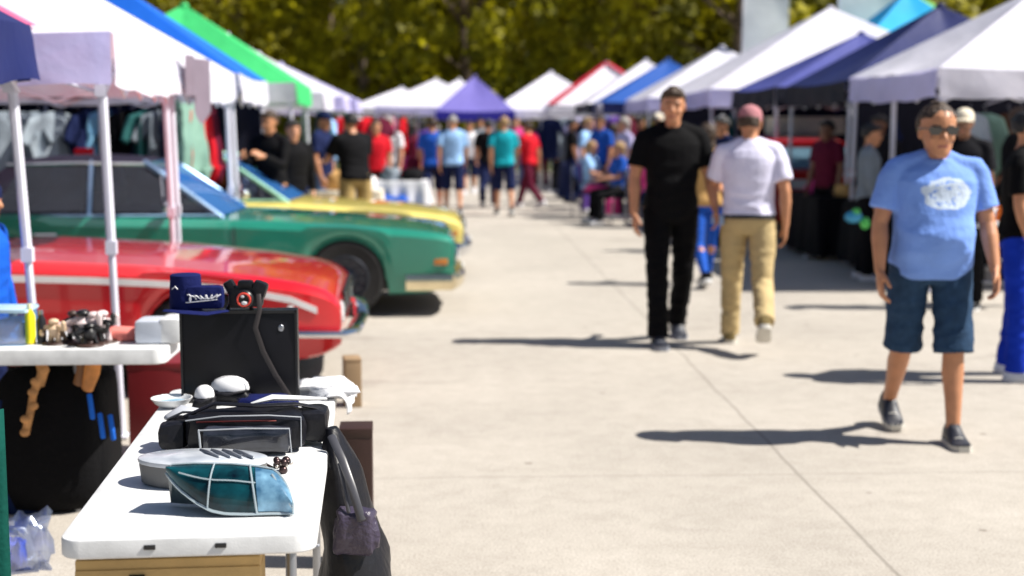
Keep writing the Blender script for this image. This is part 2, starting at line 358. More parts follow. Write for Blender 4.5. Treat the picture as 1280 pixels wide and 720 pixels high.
def hair_mesh(J, kind, wide, vox=.006):
    HM = J['HM']; h = J['h']; k = (.5+.5*wide); mb = MB()
    if kind == 'cap' or kind == 'capback':
        f = -1 if kind == 'cap' else 1
        rings = []
        for z, q in ((.020, 1.08), (.05, 1.09), (.078, 1.06), (.104, .88), (.122, .60), (.134, .2)):
            rx = .077*q*k; ry = .099*q*k; rings.append(ellring((0, .004, z), rx, ry, 24, HM))
        mb.loft(rings)
        vis = []
        for t in range(7):
            a = -1.1+2.2*t/6; vis.append((math.sin(a)*.072*k, f*(.085+.075*math.cos(a))*k))
        rr = []
        for (x, y), z in zip(vis, (.022, .03, .034, .036, .034, .03, .022)):
            rr.append([HM @ Vector((x*1.0, f*.07*k, z+.012)), HM @ Vector((x, y, z)), HM @ Vector((x, y, z+.006)), HM @ Vector((x*1.0, f*.07*k, z+.018))])
        mb.loft(rr); mb.ell(HM @ Vector((0, .004, .13)), (.008, .008, .005))
        return mb.mesh('cap', [BLACKC, BLACKC], True, 50)
    Z = [r[0] for r in HEADR]; rings = []
    low = {'short': -.02, 'long': -.14, 'buzz': 0.01, 'under': -.03}[kind]; g = {'short': .011, 'long': .018, 'buzz': .006, 'under': .005}[kind]
    for z in np.linspace(low, .128 if kind != 'under' else .04, 12):
        rx = float(np.interp(z, Z, [r[1] for r in HEADR]))+g if z > -.02 else .078
        ry = float(np.interp(z, Z, [r[2] for r in HEADR]))+g if z > -.02 else .07
        if z > .117: rx, ry = .03, .04
        yo = .014 if z > .055 else (.034 if z > .03 else .052)
        ry2 = ry if z > .055 else (ry*.82 if z > .03 else ry*.66)
        rings.append(ellring((0, yo+(.006 if kind == 'long' else 0), z+(g*.6 if z > .1 else 0)), rx*k, ry2*k, 20, HM))
    mb.loft(rings)
    if kind == 'short': mb.tube([HM @ Vector((-.05, -.07, .085)), HM @ Vector((0, -.088, .095)), HM @ Vector((.05, -.07, .088))], .02*h, 10)
    me = remesh(mb, 'hair', [BLACKC], vox, 2, .5)
    return wrinkle(me, .004, 30, 12, 3)
def get(key, fn):
    if key not in MESHCACHE: MESHCACHE[key] = fn()
    return MESHCACHE[key]
def slot(o, i, m):
    o.material_slots[i].link = 'OBJECT'; o.material_slots[i].material = m
def person(label, at, rz, pose='stand', H=1.75, wide=1.0, belly=0., skin=0, shirt=None, sleeve='short', pants=None, pk='long', shoe=None, sole=None,
           hair=('short', 'brown'), vox=.012, group=None, hem=.90, collar=False, capm=None, hvox=None):
    Hq = 1.75 if vox > .009 else H; wq = round(wide*8)/8 if vox > .009 else wide
    bk = (pose, Hq, wq, belly, vox)
    me, J = get(('b',)+bk, lambda: body_mesh(pose, Hq, wq, belly, vox))
    o = link('person', me); tag(o, label, 'person', group, None, at, rz); slot(o, 0, SKIN[skin])
    k = H/Hq; o.scale = (k, k, k)
    c = link('shirt', get(('s', sleeve, hem, collar)+bk, lambda: shirt_mesh(J, wq, belly, max(vox, .009), sleeve, hem, collar=collar)), o); slot(c, 0, shirt); slot(c, 1, shirt); o_sh = c
    nm = 'shorts' if pk == 'short' else 'trousers'
    c = link(nm, get(('p', pk)+bk, lambda: pants_mesh(J, wq, belly, max(vox, .009), pk)), o); slot(c, 0, pants)
    for s in (-1, 1):
        c = link('shoe', get(('f', s)+bk, lambda: shoe_mesh(J, s)), o); slot(c, 0, shoe or BLACKC); slot(c, 1, sole or PLASTICW)
    if hair:
        c = link('cap' if 'cap' in hair[0] else 'hair', get(('h', hair[0])+bk, lambda: hair_mesh(J, hair[0], wq)), o)
        m = capm if 'cap' in hair[0] else HAIRM[hair[1]]
        for i in range(len(c.material_slots)): slot(c, i, m)
        if 'cap' in hair[0] and hair[1]:
            c = link('hair', get(('h', 'under')+bk, lambda: hair_mesh(J, 'under', wq)), o); slot(c, 0, HAIRM[hair[1]])
    return o, J, o_sh
# ------------------------------------------------------------------ setting
def ground_mat():
    m = bpy.data.materials.new('sunlit_concrete'); m.use_nodes = True; nt = m.node_tree; N = nt.nodes; L = nt.links; b = N['Principled BSDF']
    tc = N.new('ShaderNodeTexCoord'); sp = N.new('ShaderNodeSeparateXYZ')
    wob = N.new('ShaderNodeTexNoise'); wob.inputs['Scale'].default_value = 1.3; L.new(tc.outputs['Object'], wob.inputs['Vector'])
    va = N.new('ShaderNodeVectorMath'); va.operation = 'MULTIPLY_ADD'; va.inputs[1].default_value = (.05, .05, 0); L.new(wob.outputs['Color'], va.inputs[0]); L.new(tc.outputs['Object'], va.inputs[2])
    L.new(va.outputs[0], sp.inputs[0])
    def mth(op, a, bb=None, c=None):
        n = N.new('ShaderNodeMath'); n.operation = op
        for i, v in enumerate((a, bb, c)):
            if v is None: continue
            if isinstance(v, (int, float)): n.inputs[i].default_value = v
            else: L.new(v, n.inputs[i])
        return n.outputs[0]
    def joint(ax, off, per, w, strength):
        d = mth('PINGPONG', mth('SUBTRACT', sp.outputs[ax], off), per/2)
        mr = N.new('ShaderNodeMapRange'); mr.inputs['From Min'].default_value = w*.4; mr.inputs['From Max'].default_value = w; mr.inputs['To Min'].default_value = strength; mr.inputs['To Max'].default_value = 0
        L.new(d, mr.inputs['Value']); return mr.outputs[0]
    jx = joint('X', 1.675, 6.1, .012, .42); jy = joint('Y', 6.5, 4.5, .013, .22)
    j = mth('MAXIMUM', jx, jy)
    fine = N.new('ShaderNodeTexNoise'); fine.inputs['Scale'].default_value = 95; fine.inputs['Detail'].default_value = 8; fine.inputs['Roughness'].default_value = .75; L.new(tc.outputs['Object'], fine.inputs['Vector'])
    cr = N.new('ShaderNodeValToRGB'); L.new(fine.outputs['Fac'], cr.inputs[0])
    e = cr.color_ramp.elements; e[0].position = .34; e[0].color = (.30, .275, .24, 1); e[1].position = .62; e[1].color = (.53, .495, .445, 1)
    big = N.new('ShaderNodeTexNoise'); big.inputs['Scale'].default_value = .55; big.inputs['Detail'].default_value = 7; L.new(tc.outputs['Object'], big.inputs['Vector'])
    cb = N.new('ShaderNodeValToRGB'); L.new(big.outputs['Fac'], cb.inputs[0]); e = cb.color_ramp.elements
    e[0].position = .3; e[0].color = (.86, .85, .84, 1); e[1].position = .68; e[1].color = (1.05, 1.04, 1.03, 1)
    st = N.new('ShaderNodeTexNoise'); st.inputs['Scale'].default_value = 1.0; st.inputs['Detail'].default_value = 6
    mp = N.new('ShaderNodeMapping'); mp.inputs['Scale'].default_value = (.7, 2.2, 1); L.new(tc.outputs['Object'], mp.inputs[0]); L.new(mp.outputs[0], st.inputs['Vector'])
    cs = N.new('ShaderNodeValToRGB'); L.new(st.outputs['Fac'], cs.inputs[0]); e = cs.color_ramp.elements
    e[0].position = .27; e[0].color = (.72, .70, .70, 1); e[1].position = .36; e[1].color = (1, 1, 1, 1)
    def mul(a, b_):
        n = N.new('ShaderNodeMix'); n.data_type = 'RGBA'; n.blend_type = 'MULTIPLY'; n.inputs[0].default_value = 1; L.new(a, n.inputs[6]); L.new(b_, n.inputs[7]); return n.outputs[2]
    vo = N.new('ShaderNodeTexVoronoi'); vo.inputs['Scale'].default_value = 2.3; L.new(tc.outputs['Object'], vo.inputs['Vector'])
    cv = N.new('ShaderNodeValToRGB'); L.new(vo.outputs['Distance'], cv.inputs[0]); e = cv.color_ramp.elements; e[0].position = .035; e[0].color = (.62, .60, .58, 1); e[1].position = .06; e[1].color = (1, 1, 1, 1)
    md = N.new('ShaderNodeTexNoise'); md.inputs['Scale'].default_value = 7; md.inputs['Detail'].default_value = 9; md.inputs['Roughness'].default_value = .7; L.new(tc.outputs['Object'], md.inputs['Vector'])
    cm_ = N.new('ShaderNodeValToRGB'); L.new(md.outputs['Fac'], cm_.inputs[0]); e = cm_.color_ramp.elements; e[0].position = .3; e[0].color = (.88, .87, .86, 1); e[1].position = .6; e[1].color = (1.03, 1.03, 1.03, 1)
    col = mul(mul(mul(mul(cr.outputs[0], cb.outputs[0]), cs.outputs[0]), cv.outputs[0]), cm_.outputs[0])
    mx = N.new('ShaderNodeMix'); mx.data_type = 'RGBA'; L.new(j, mx.inputs[0]); L.new(col, mx.inputs[6]); mx.inputs[7].default_value = (.10, .085, .07, 1)
    L.new(mx.outputs[2], b.inputs['Base Color']); b.inputs['Roughness'].default_value = .88; b.inputs['Specular IOR Level'].default_value = .25
    bp = N.new('ShaderNodeBump'); bp.inputs['Strength'].default_value = .35; bp.inputs['Distance'].default_value = .004; L.new(fine.outputs['Fac'], bp.inputs['Height']); L.new(bp.outputs[0], b.inputs['Normal'])
    return m
g = MB(); g.add([(-300, -60, 0), (300, -60, 0), (300, 500, 0), (-300, 500, 0)], [(0, 1, 2, 3)]); tag(g.build('ground', ground_mat()), kind='structure')
PAINT = M('worn_white_road_paint', (.72, .70, .66), .8, 0, .2, scale=25, col2=(.55, .5, .44))
for k, y in enumerate((6.15, 10.6, 14.4)):
    s = MB(); s.box((-3.4, y, .004), (3.6, .10, .002)); tag(s.build('parking_line', PAINT), kind='structure')
s = MB(); s.add([(-60, 46, .004), (60, 46, .004), (60, 140, .004), (-60, 140, .004)], [(0, 1, 2, 3)])
tag(s.build('lawn', M('grass_ground', (.05, .06, .012), .9, 0, .4, scale=3, bump=.5)), kind='structure')
# ------------------------------------------------------------------ trees
LEAFC = [M('leaf_yellow_green', (.50, .45, .014), .6, 0, .35, scale=.8, trans=.5), M('leaf_olive', (.36, .33, .012), .6, 0, .35, scale=.8, trans=.5), M('leaf_dark_olive', (.20, .195, .010), .65, 0, .35, scale=.8, trans=.5), M('dry_leaf', (.22, .15, .06), .7, 0, .3, scale=.8)]
BARK = M('bark', (.16, .115, .085), .9, 0, .35, scale=3, bump=.6, bscale=12)
def tree_meshes(seed, H, W, mix):
    rnd = random.Random(seed); tk = MB(); pts = [(0, 0, 0)]; x = y = 0
    for i in range(1, 7):
        x += rnd.uniform(-.18, .18); y += rnd.uniform(-.18, .18); pts.append((x, y, H*.75*i/6))
    tk.tube(pts, [.26, .22, .19, .15, .11, .07, .04], 8)
    clumps = []
    for i in range(15):
        z = H*rnd.uniform(.16, .8); a = rnd.uniform(0, 2*PI); r = W*.5*rnd.uniform(.4, .95)*math.sin(PI*min(.95, max(.12, z/H*.95)))**.6
        k = min(5, int(z/(H*.75)*6)); b = Vector(pts[k]); e = Vector((math.cos(a)*r, math.sin(a)*r, z+rnd.uniform(.2, 1.2)))
        m_ = b.lerp(e, .5)+Vector((0, 0, .25)); tk.tube([b, m_, e], [.09, .05, .02], 6); clumps.append((e, rnd.uniform(.8, 1.6)))
    for i in range(34):
        z = H*rnd.uniform(.12, 1.0); rr = W*.5*math.sin(PI*min(.97, max(.2, z/H*.92)))**.5; a = rnd.uniform(0, 2*PI); r = rr*math.sqrt(rnd.random())
        clumps.append((Vector((math.cos(a)*r, math.sin(a)*r, z)), rnd.uniform(.6, 1.5)))
    V = []; Fc = []; Mi = []
    for c, r in clumps:
        q = rnd.random(); mi = 0 if q < mix[0] else (1 if q < mix[1] else (2 if q < mix[2] else 3))
        for i in range(int(105*r)):
            d = Vector((rnd.gauss(0, 1), rnd.gauss(0, 1), rnd.gauss(0, .8))).normalized()*r*rnd.uniform(.45, 1.05)
            p = c+d; u = Vector((rnd.gauss(0, 1), rnd.gauss(0, 1), rnd.gauss(0, 1))).normalized(); w = u.orthogonal().normalized(); s = rnd.uniform(.13, .27)
            o = len(V); V += [p-u*s, p+w*s*.6, p+u*s, p-w*s*.6]; Fc.append((o, o+1, o+2, o+3)); Mi.append(mi if rnd.random() < .8 else rnd.choice((0, 1, 2)))
    cm = MB(); cm.v = [tuple(v) for v in V]; cm.f = Fc; cm.m = Mi
    return tk.mesh('trunk', BARK), cm.mesh('crown', LEAFC, False)
TV = [tree_meshes(1, 12, 7.5, (.62, .92, 1.0)), tree_meshes(2, 13, 8, (.15, .6, 1.0)), tree_meshes(3, 11.5, 7, (.35, .8, .97)), tree_meshes(4, 12.5, 7.5, (.2, .55, .85))]
TL = ['bright yellow-green broadleaf tree in the tree line beyond the far tents', 'dark olive broadleaf tree in the tree line beyond the far tents', 'mixed green broadleaf tree in the tree line beyond the far tents', 'olive and brown tree with dry leaves in the tree line beyond the far tents']
rnd = random.Random(5)
rows = [(60, -22, 31, 5.4), (67, -27, 37, 5.6), (75, -32, 43, 5.6), (83, -34, 46, 5.8)]
for ri, (y, x0, x1, st) in enumerate(rows):
    x = x0+rnd.uniform(0, 2); i = 0
    while x < x1:
        if x < -4: v = (1, 3, 0, 2)[i % 4]
        elif x < 4: v = (1, 0, 2, 0)[(i+ri) % 4]
        elif x < 11: v = (0, 0, 2)[i % 3]
        else: v = (2, 0, 1, 1)[(i+ri) % 4]
        t = thing('tree', TL[v], 'tree', (x, y+rnd.uniform(-1.5, 1.5), 0), rnd.uniform(0, 6.2), ('trees with %s leaves beyond the tents' % ('bright', 'dark', 'mixed', 'dry')[v]))
        sc_ = rnd.uniform(.92, 1.15); t.scale = (sc_, sc_, sc_)
        link('trunk', TV[v][0], t); link('crown', TV[v][1], t); x += st*rnd.uniform(.8, 1.15); i += 1
hd = MB(); rn = random.Random(11)
for i in range(9000):
    p = Vector((rn.uniform(-28, 38), 57+rn.uniform(-.8, .8), rn.uniform(0, 2.4+.6*math.sin(i*.01)))); u = Vector((rn.gauss(0, 1), rn.gauss(0, 1), rn.gauss(0, 1))).normalized(); w = u.orthogonal().normalized(); s = rn.uniform(.12, .25)
    hd.add([p-u*s, p+w*s*.6, p+u*s, p-w*s*.6], [(0, 1, 2, 3)], 1 if rn.random() < .6 else 0)
hd.v = [tuple(v) for v in hd.v]
tag(hd.build('undergrowth', LEAFC, None, False), 'dark undergrowth filling the foot of the tree line', 'undergrowth', kind='stuff')
# ------------------------------------------------------------------ canopy tents
CW = canvas('white_canvas', (232, 230, 242), .25); CL = canvas('lavender_shade_canvas', (208, 204, 246), .35); CN = canvas('navy_canvas', (22, 34, 92), .08); CB = canvas('blue_canvas', (20, 98, 205), .12)  # lavender canvas: white cloth with the tint of its shaded faces painted in
CG = canvas('green_canvas', (70, 205, 120), .2); CP = canvas('purple_grey_canvas', (120, 112, 190), .15); CR = canvas('red_canvas', (215, 40, 70), .15); CT = canvas('taupe_canvas', (132, 120, 134), .12)
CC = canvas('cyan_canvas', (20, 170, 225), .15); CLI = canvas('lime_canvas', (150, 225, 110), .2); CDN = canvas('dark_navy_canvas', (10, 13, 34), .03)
FRAMEM = M('tent_frame_steel', (.66, .66, .76), .6, 0, .06)
def tent(label, cx, cy, sx, sy, rz=0, eave=2.1, vh=.26, peak=3.05, roof=CW, val=CW, valf=None, vala=None, group='pop-up canopy tents in two rows', lean=.06, stripe=None, truss=True, side=1, walls=None, detail=True, frame=None, legs4=(1, 1, 1, 1)):
    """side: +1 aisle on +X"""
    frame = frame or FRAMEM
    t = thing('canopy_tent', label, 'canopy tent', (cx, cy, 0), rz, group)
    rs = random.Random(int(cx*31+cy*17)); hx, hy = sx/2, sy/2; cr = [(-hx, -hy), (hx, -hy), (hx, hy), (-hx, hy)]
    m = MB()
    ph = rs.uniform(0, 9)
    for k in range(4):
        a, b = Vector((*cr[k], eave)), Vector((*cr[(k+1) % 4], eave)); pk = Vector((0, 0, peak))
        def fn(u, v, a=a, b=b, pk=pk, k=k):
            v = v*.985; e = a.lerp(b, u); p = e.lerp(pk, v); q = 1-abs(2*u-1)
            sag = -.09*q*math.sin(PI*v)-.035*math.sin(PI*u)*(1-v)
            n_ = (noise.noise((p.x*2+ph, p.y*2, v*3))*.035+noise.noise((u*9+ph, v*2.5, ph))*.018)*q
            p.z += sag+n_; return p
        g_ = 12 if detail else 6
        m.grid(fn, g_, g_, 1 if (stripe is not None and k in (3, 0) and False) else 0)
    m.lathe([(.0, peak+.03), (.05, peak+.02), (.07, peak-.03)], seg=8)
    m.build('roof', [roof, stripe or roof], t, True, 50)
    if stripe is not None:
        s_ = MB(); 
        for k in (3,) if side > 0 else (3,):
            pass
        for (ax, ay) in ((-hx, -hy), (hx, -hy)) if side < 0 else ((hx, -hy), (-hx, -hy)):
            pk = Vector((0, 0, peak+.02)); c = Vector((ax, ay, eave+.02)); w = Vector((-ay, ax, 0)).normalized()*.16
            s_.loft([[c-w, c+w, c+w-Vector((0, 0, .01)), c-w-Vector((0, 0, .01))], [pk-w*.5, pk+w*.5, pk+w*.5-Vector((0, 0, .01)), pk-w*.5-Vector((0, 0, .01))]])
        s_.build('roof_stripe', stripe, t)
    for k in range(4):
        a, b = Vector((*cr[k], 0)), Vector((*cr[(k+1) % 4], 0)); nrm = Vector(((a+b).x, (a+b).y, 0)).normalized()
        vm = val
        if k == 0 and valf: vm = valf
        if (k == 1 and side > 0 or k == 3 and side < 0) and vala: vm = vala
        def fn(u, v):
            w = .018*math.sin(u*23+ph)*v+.022*noise.noise((u*7, v*2, ph+k))*v; p = a.lerp(b, u)+nrm*(.012+w+.02*v)
            p.z = eave-.035*math.sin(PI*u)-v*vh-.012*math.sin(u*2*PI*3)*v; return p
        MB().grid(fn, 24 if detail else 8, 4).build('valance', vm, t)
    for k, (x, y) in enumerate(cr):
        if not legs4[k]: continue
        x2, y2 = x*.975, y*.975; lx = lean
        l = MB(); l.box(((x2), (y2), .012), (.11, .11, .012))
        top = Vector((x2-lx*.5, y2, eave-.02)); bot = Vector((x2+lx*.5, y2, .01)); mid = top.lerp(bot, .52)
        for p0, p1, w in ((top, mid, .040), (mid.lerp(top, .05), bot, .032)):
            l.loft([[p+Vector((w*.62*math.cos(R(20+q_*45)), w*.62*math.sin(R(20+q_*45)), 0)) for q_ in range(8)] for p in (p0, p1)])
        l.box(mid, (.055, .055, .07)); l.box(top-Vector((0, 0, .28)), (.055, .055, .06))
        l.build('leg', frame, t)
    if truss:
        for k in range(4):
            a, b = Vector((cr[k][0]*.97, cr[k][1]*.97, 0)), Vector((cr[(k+1) % 4][0]*.97, cr[(k+1) % 4][1]*.97, 0)); tr = MB(); z0, z1 = eave-.32, eave-.06
            for i in range(4):
                p, q = a.lerp(b, i/4), a.lerp(b, (i+1)/4)
                for za, zb in ((z0, z1), (z1, z0)): tr.tube([p+Vector((0, 0, za)), q+Vector((0, 0, zb))], .011, 6)
            tr.build('truss', frame, t)
        rf = MB()
        for x, y in cr: rf.tube([Vector((x*.95, y*.95, eave-.06)), Vector((0, 0, peak-.1))], .012, 6)
        rf.build('rafters', frame, t)
    if walls:
        for k in walls:
            a, b = Vector((cr[k][0]*.96, cr[k][1]*.96, 0)), Vector((cr[(k+1) % 4][0]*.96, cr[(k+1) % 4][1]*.96, 0))
            def fn(u, v): 
                p = a.lerp(b, u)+Vector((.02*math.sin(u*19), .03*math.sin(u*31), 0)); p.z = .03+v*(eave-.15); return p
            MB().grid(fn, 24, 4).build('shade_wall', walls[k], t)  # dark sheets added to darken the inside of the tent
    return t
# left row; aisle side +X, slightly turned
def lrow(label, y0, xa, sx=3.2, sy=3.0, rz=R(5), **k):
    # near aisle corner at (xa,y0)
    c, s = math.cos(rz), math.sin(rz); cx = xa-(sx/2*c-(-sy/2)*s) if False else xa-(sx/2*c+sy/2*s); cy = y0-(sx/2*s-sy/2*c)
    return tent(label, cx, cy, sx, sy, rz, side=1, **k)
tn = lrow('navy canopy tent at the left edge, in front of the lavender-shaded one', 4.0, -1.79, eave=2.14, vh=.27, roof=CN, val=CN, lean=.10, walls={3: CDN})
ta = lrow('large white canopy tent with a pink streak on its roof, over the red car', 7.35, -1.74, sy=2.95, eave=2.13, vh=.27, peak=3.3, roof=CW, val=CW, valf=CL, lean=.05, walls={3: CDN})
def roofpt(t_, k, u, v, hx, hy, eave, peak, dz=.015):
    cr = [(-hx, -hy), (hx, -hy), (hx, hy), (-hx, hy)]; a, b = Vector((*cr[k], eave)), Vector((*cr[(k+1) % 4], eave))
    e = a.lerp(b, u); p = e.lerp(Vector((0, 0, peak)), v); q = 1-abs(2*u-1); p.z += -.09*q*math.sin(PI*v)-.035*math.sin(PI*u)*(1-v)+dz; return p
st = MB()
def fs(u, v):
    c0 = roofpt(None, 0, .72+.06*v, .30-.28*u+.0, 1.6, 1.475, 2.13, 3.3, .03); c0.x += .07*(v-.5)+u*.32; return c0
st.grid(fs, 10, 2); st.build('pink_streak', canvas('pink_canvas', (250, 120, 160), .2), ta)
tb_ = lrow('white canopy tent with a hanging grey flap, over the green car', 10.55, -2.02, sy=3.0, roof=CW, val=CW, valf=CT, eave=2.12, lean=.05, peak=3.1, rz=R(1), walls={3: CDN})
lrow('blue-roofed canopy tent with white valance, left row behind the white ones', 14.0, -2.1, sy=3.0, roof=CB, val=CW, eave=2.14, peak=3.25, rz=R(2), walls={3: CDN, 2: CDN})
lrow('bright green canopy tent in the left row', 18.2, -2.0, sy=3.0, roof=CG, val=CW, vala=CG, eave=2.16, peak=3.25, rz=R(2), walls={3: CDN})
lrow('small white canopy tent just past the green one', 21.5, -1.95, roof=CW, val=CW, rz=R(2), detail=False, walls={3: CDN})
lrow('white canopy tent two beyond the green one, lower peak', 24.8, -1.9, roof=CW, val=CL, rz=R(2), peak=2.9, detail=False)
lrow('lavender-grey canopy tent behind the white ones on the left', 28.2, -1.9, roof=CL, val=CL, rz=R(2), peak=2.85, detail=False)
def ptent(label, px, y, sx=3.2, sy=3.2, peak=3.05, **k):
    return tent(label, X(px, y, 100), y, sx, sy, k.pop('rz', 0), peak=peak, detail=False, truss=False, side=-1, **k)
ptent('white canopy tent leftmost in the far cluster left of the purple one', 502, 47, peak=2.75, roof=CW, val=CW)
ptent('white canopy tent at the centre of the far cluster', 545, 44, peak=2.95, sx=3.6, roof=CW, val=CL)
ptent('white canopy tent tucked against the purple tent', 574, 46, peak=3.0, roof=CW, val=CW)
ptent('purple canopy tent with pointed peak and dark blue front banner at the far end', 593, 42, sx=2.3, sy=2.5, peak=2.98, eave=1.95, roof=CP, val=CP, valf=canvas('dark_blue_canvas', (45, 40, 150), .1))
# right row; aisle side -X
def rt(label, cx, cy, sx, sy, **k): return tent(label, cx, cy, sx, sy, k.pop('rz', 0), side=-1, **k)
tr1 = rt('white canopy tent with lavender-shaded sides, nearest in the right row', 6.28, 14.9, 3.2, 3.0, eave=2.18, vh=.28, peak=3.1, roof=CW, val=CW, vala=CL, lean=-.04, walls={1: CDN, 2: CDN})
rt('deep navy canopy tent next past the lavender-shaded white one', 6.3, 18.1, 3.2, 2.95, eave=2.15, vh=.27, peak=3.15, roof=CN, val=CDN, lean=-.03, walls={1: CDN})
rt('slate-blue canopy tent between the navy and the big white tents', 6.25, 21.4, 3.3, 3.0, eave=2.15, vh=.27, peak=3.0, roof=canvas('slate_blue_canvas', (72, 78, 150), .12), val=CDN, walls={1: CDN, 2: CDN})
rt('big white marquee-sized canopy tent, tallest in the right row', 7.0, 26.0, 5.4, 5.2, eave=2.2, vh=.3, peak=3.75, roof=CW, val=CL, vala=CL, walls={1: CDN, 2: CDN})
rt('white canopy tent just beyond the tall white one', 6.0, 31.2, 3.8, 3.6, eave=2.15, peak=3.3, roof=CW, val=CL, detail=False, walls={1: CDN})
rt('blue canopy tent with white badge on its navy valance', 5.25, 34.2, 3.4, 2.2, eave=2.1, peak=3.15, roof=canvas('royal_blue_canvas', (28, 84, 170), .1), val=CN, detail=False, walls={1: CDN})
rt('plain white canopy tent beyond the blue one', 5.1, 37.0, 3.4, 3.0, eave=2.1, peak=3.25, roof=CW, val=CDN, detail=False)
rt('white canopy tent with red stripes down its ridges', 4.4, 40.0, 3.4, 2.6, eave=2.1, peak=3.3, roof=CW, val=CW, stripe=CR, detail=False)
rt('white canopy tent farthest along the right row, beside the purple one', 3.05, 43.3, 3.6, 3.2, eave=2.0, peak=3.15, roof=CW, val=CW, detail=False)
fl_ = MB(); fl_.grid(lambda u, v: Vector((1.66+.03*math.sin(u*8), -1.52+1.0*u, 2.16-v*(.30+.22*max(0, 1-abs(u-.75)*2.2)))), 12, 5); fl_.build('grey_flap', CT, tb_)
for (lx, ly) in ((-1.54, .05), (-.55, -1.46)):
    l = MB(); l.box((lx, ly, .012), (.11, .11, .012)); l.box((lx, ly, 1.6), (.042, .042, 1.1)); l.box((lx, ly, .55), (.034, .034, 1.06)); l.box((lx, ly, 1.07), (.055, .055, .07)); l.build('leg', FRAMEM, tr1)
pm = MB(); pm.grid(lambda u, v: Vector((-.62+.16*u, -1.545, 1.98+.1*v+.03*math.sin(u*5))), 4, 4); pm.build('purple_mark', cloth('purple_print', (190, 50, 150)), tr1)
b_ = MB(); b_.lathe([(0, -.01), (.42, -.01), (.42, .01), (0, .01)], Matrix.Rotation(-PI/2, 4, 'Y') @ Matrix.Scale(.3, 4, (1, 0, 0)), 20)
tag(b_.build('tent_badge', CW), 'white oval badge fixed on the navy tent valance', 'badge', at=(3.5, 33.4, 1.97))
rt('cyan canopy tent peeking out behind the deep navy one', 8.75, 27.0, 3.2, 3.2, eave=2.7, peak=4.15, roof=CC, val=CC, detail=False)
rt('lime green canopy tent in the back row on the right', 10.2, 31.0, 3.4, 3.2, eave=3.2, peak=4.45, roof=CLI, val=CLI, detail=False)
def banner(label, px, y, w):
    t = thing('banner_flag', label, 'banner flag', (X(px, y, 20), y, 0), 0)
    MB().tube([(-w/2, 0, 0), (-w/2, 0, 3), (-w/2+.02, 0, 5.2), (-w/2+.3, 0, 5.9), (0, 0, 6.1)], .022, 8).build('pole', WHITEP, t)
    m = MB()
    def fn(u, v):
        zt = 6.05-.9*(1-math.sin(PI*.5*min(1, u*1.2+.15)))-1.4*max(0, u-.55)**2; z = 1.6+(zt-1.6)*v; return Vector((-w/2+.02+u*w, .03*math.sin(v*9+u*3), z))
    m.grid(fn, 8, 16); o = m.build('flag', canvas('pale_flag_canvas', (222, 226, 226), .3), t)
    MB().box((0, 0, .03), (.7, .7, .06), bev=.01).build('base', STEEL, t)
banner('tall pale grey banner flag left of the big white tent peak', 957, 31, 1.0)
banner('tall white banner flag right of the big white tent peak', 1082, 28.9, 1.15)
# ------------------------------------------------------------------ classic cars (nose towards +X, local origin under the nose centre)
INTERIOR = cloth('dark_car_interior', (20, 20, 30)); LENS = M('headlight_glass', (.75, .78, .8), .1, .2, .1, coat=1); AMBER = M('amber_lens', (.6, .2, .02), .2, 0, .1, coat=1)
def wheel_meshes():
    rot = Matrix.Rotation(PI/2, 4, 'X')
    t = MB().lathe([(.2, -.09), (.30, -.10), (.325, -.08), (.332, 0), (.325, .08), (.30, .10), (.2, .09), (.2, -.09)], rot, 32)
    r_ = MB().lathe([(.205, -.07), (.205, .085), (.19, .095), (.17, .06), (.10, .05), (.07, .075), (.0, .085)], rot, 32)
    for k in range(10):
        a = 2*PI*k/10; c = Vector((math.cos(a)*.13, -.067, math.sin(a)*.13)); r_.box(c, (.09, .02, .022), Matrix.Rotation(-a, 4, 'Y'))
    return t.mesh('tyre', RUBBER), r_.mesh('rim', CHROME)
WM = wheel_meshes()
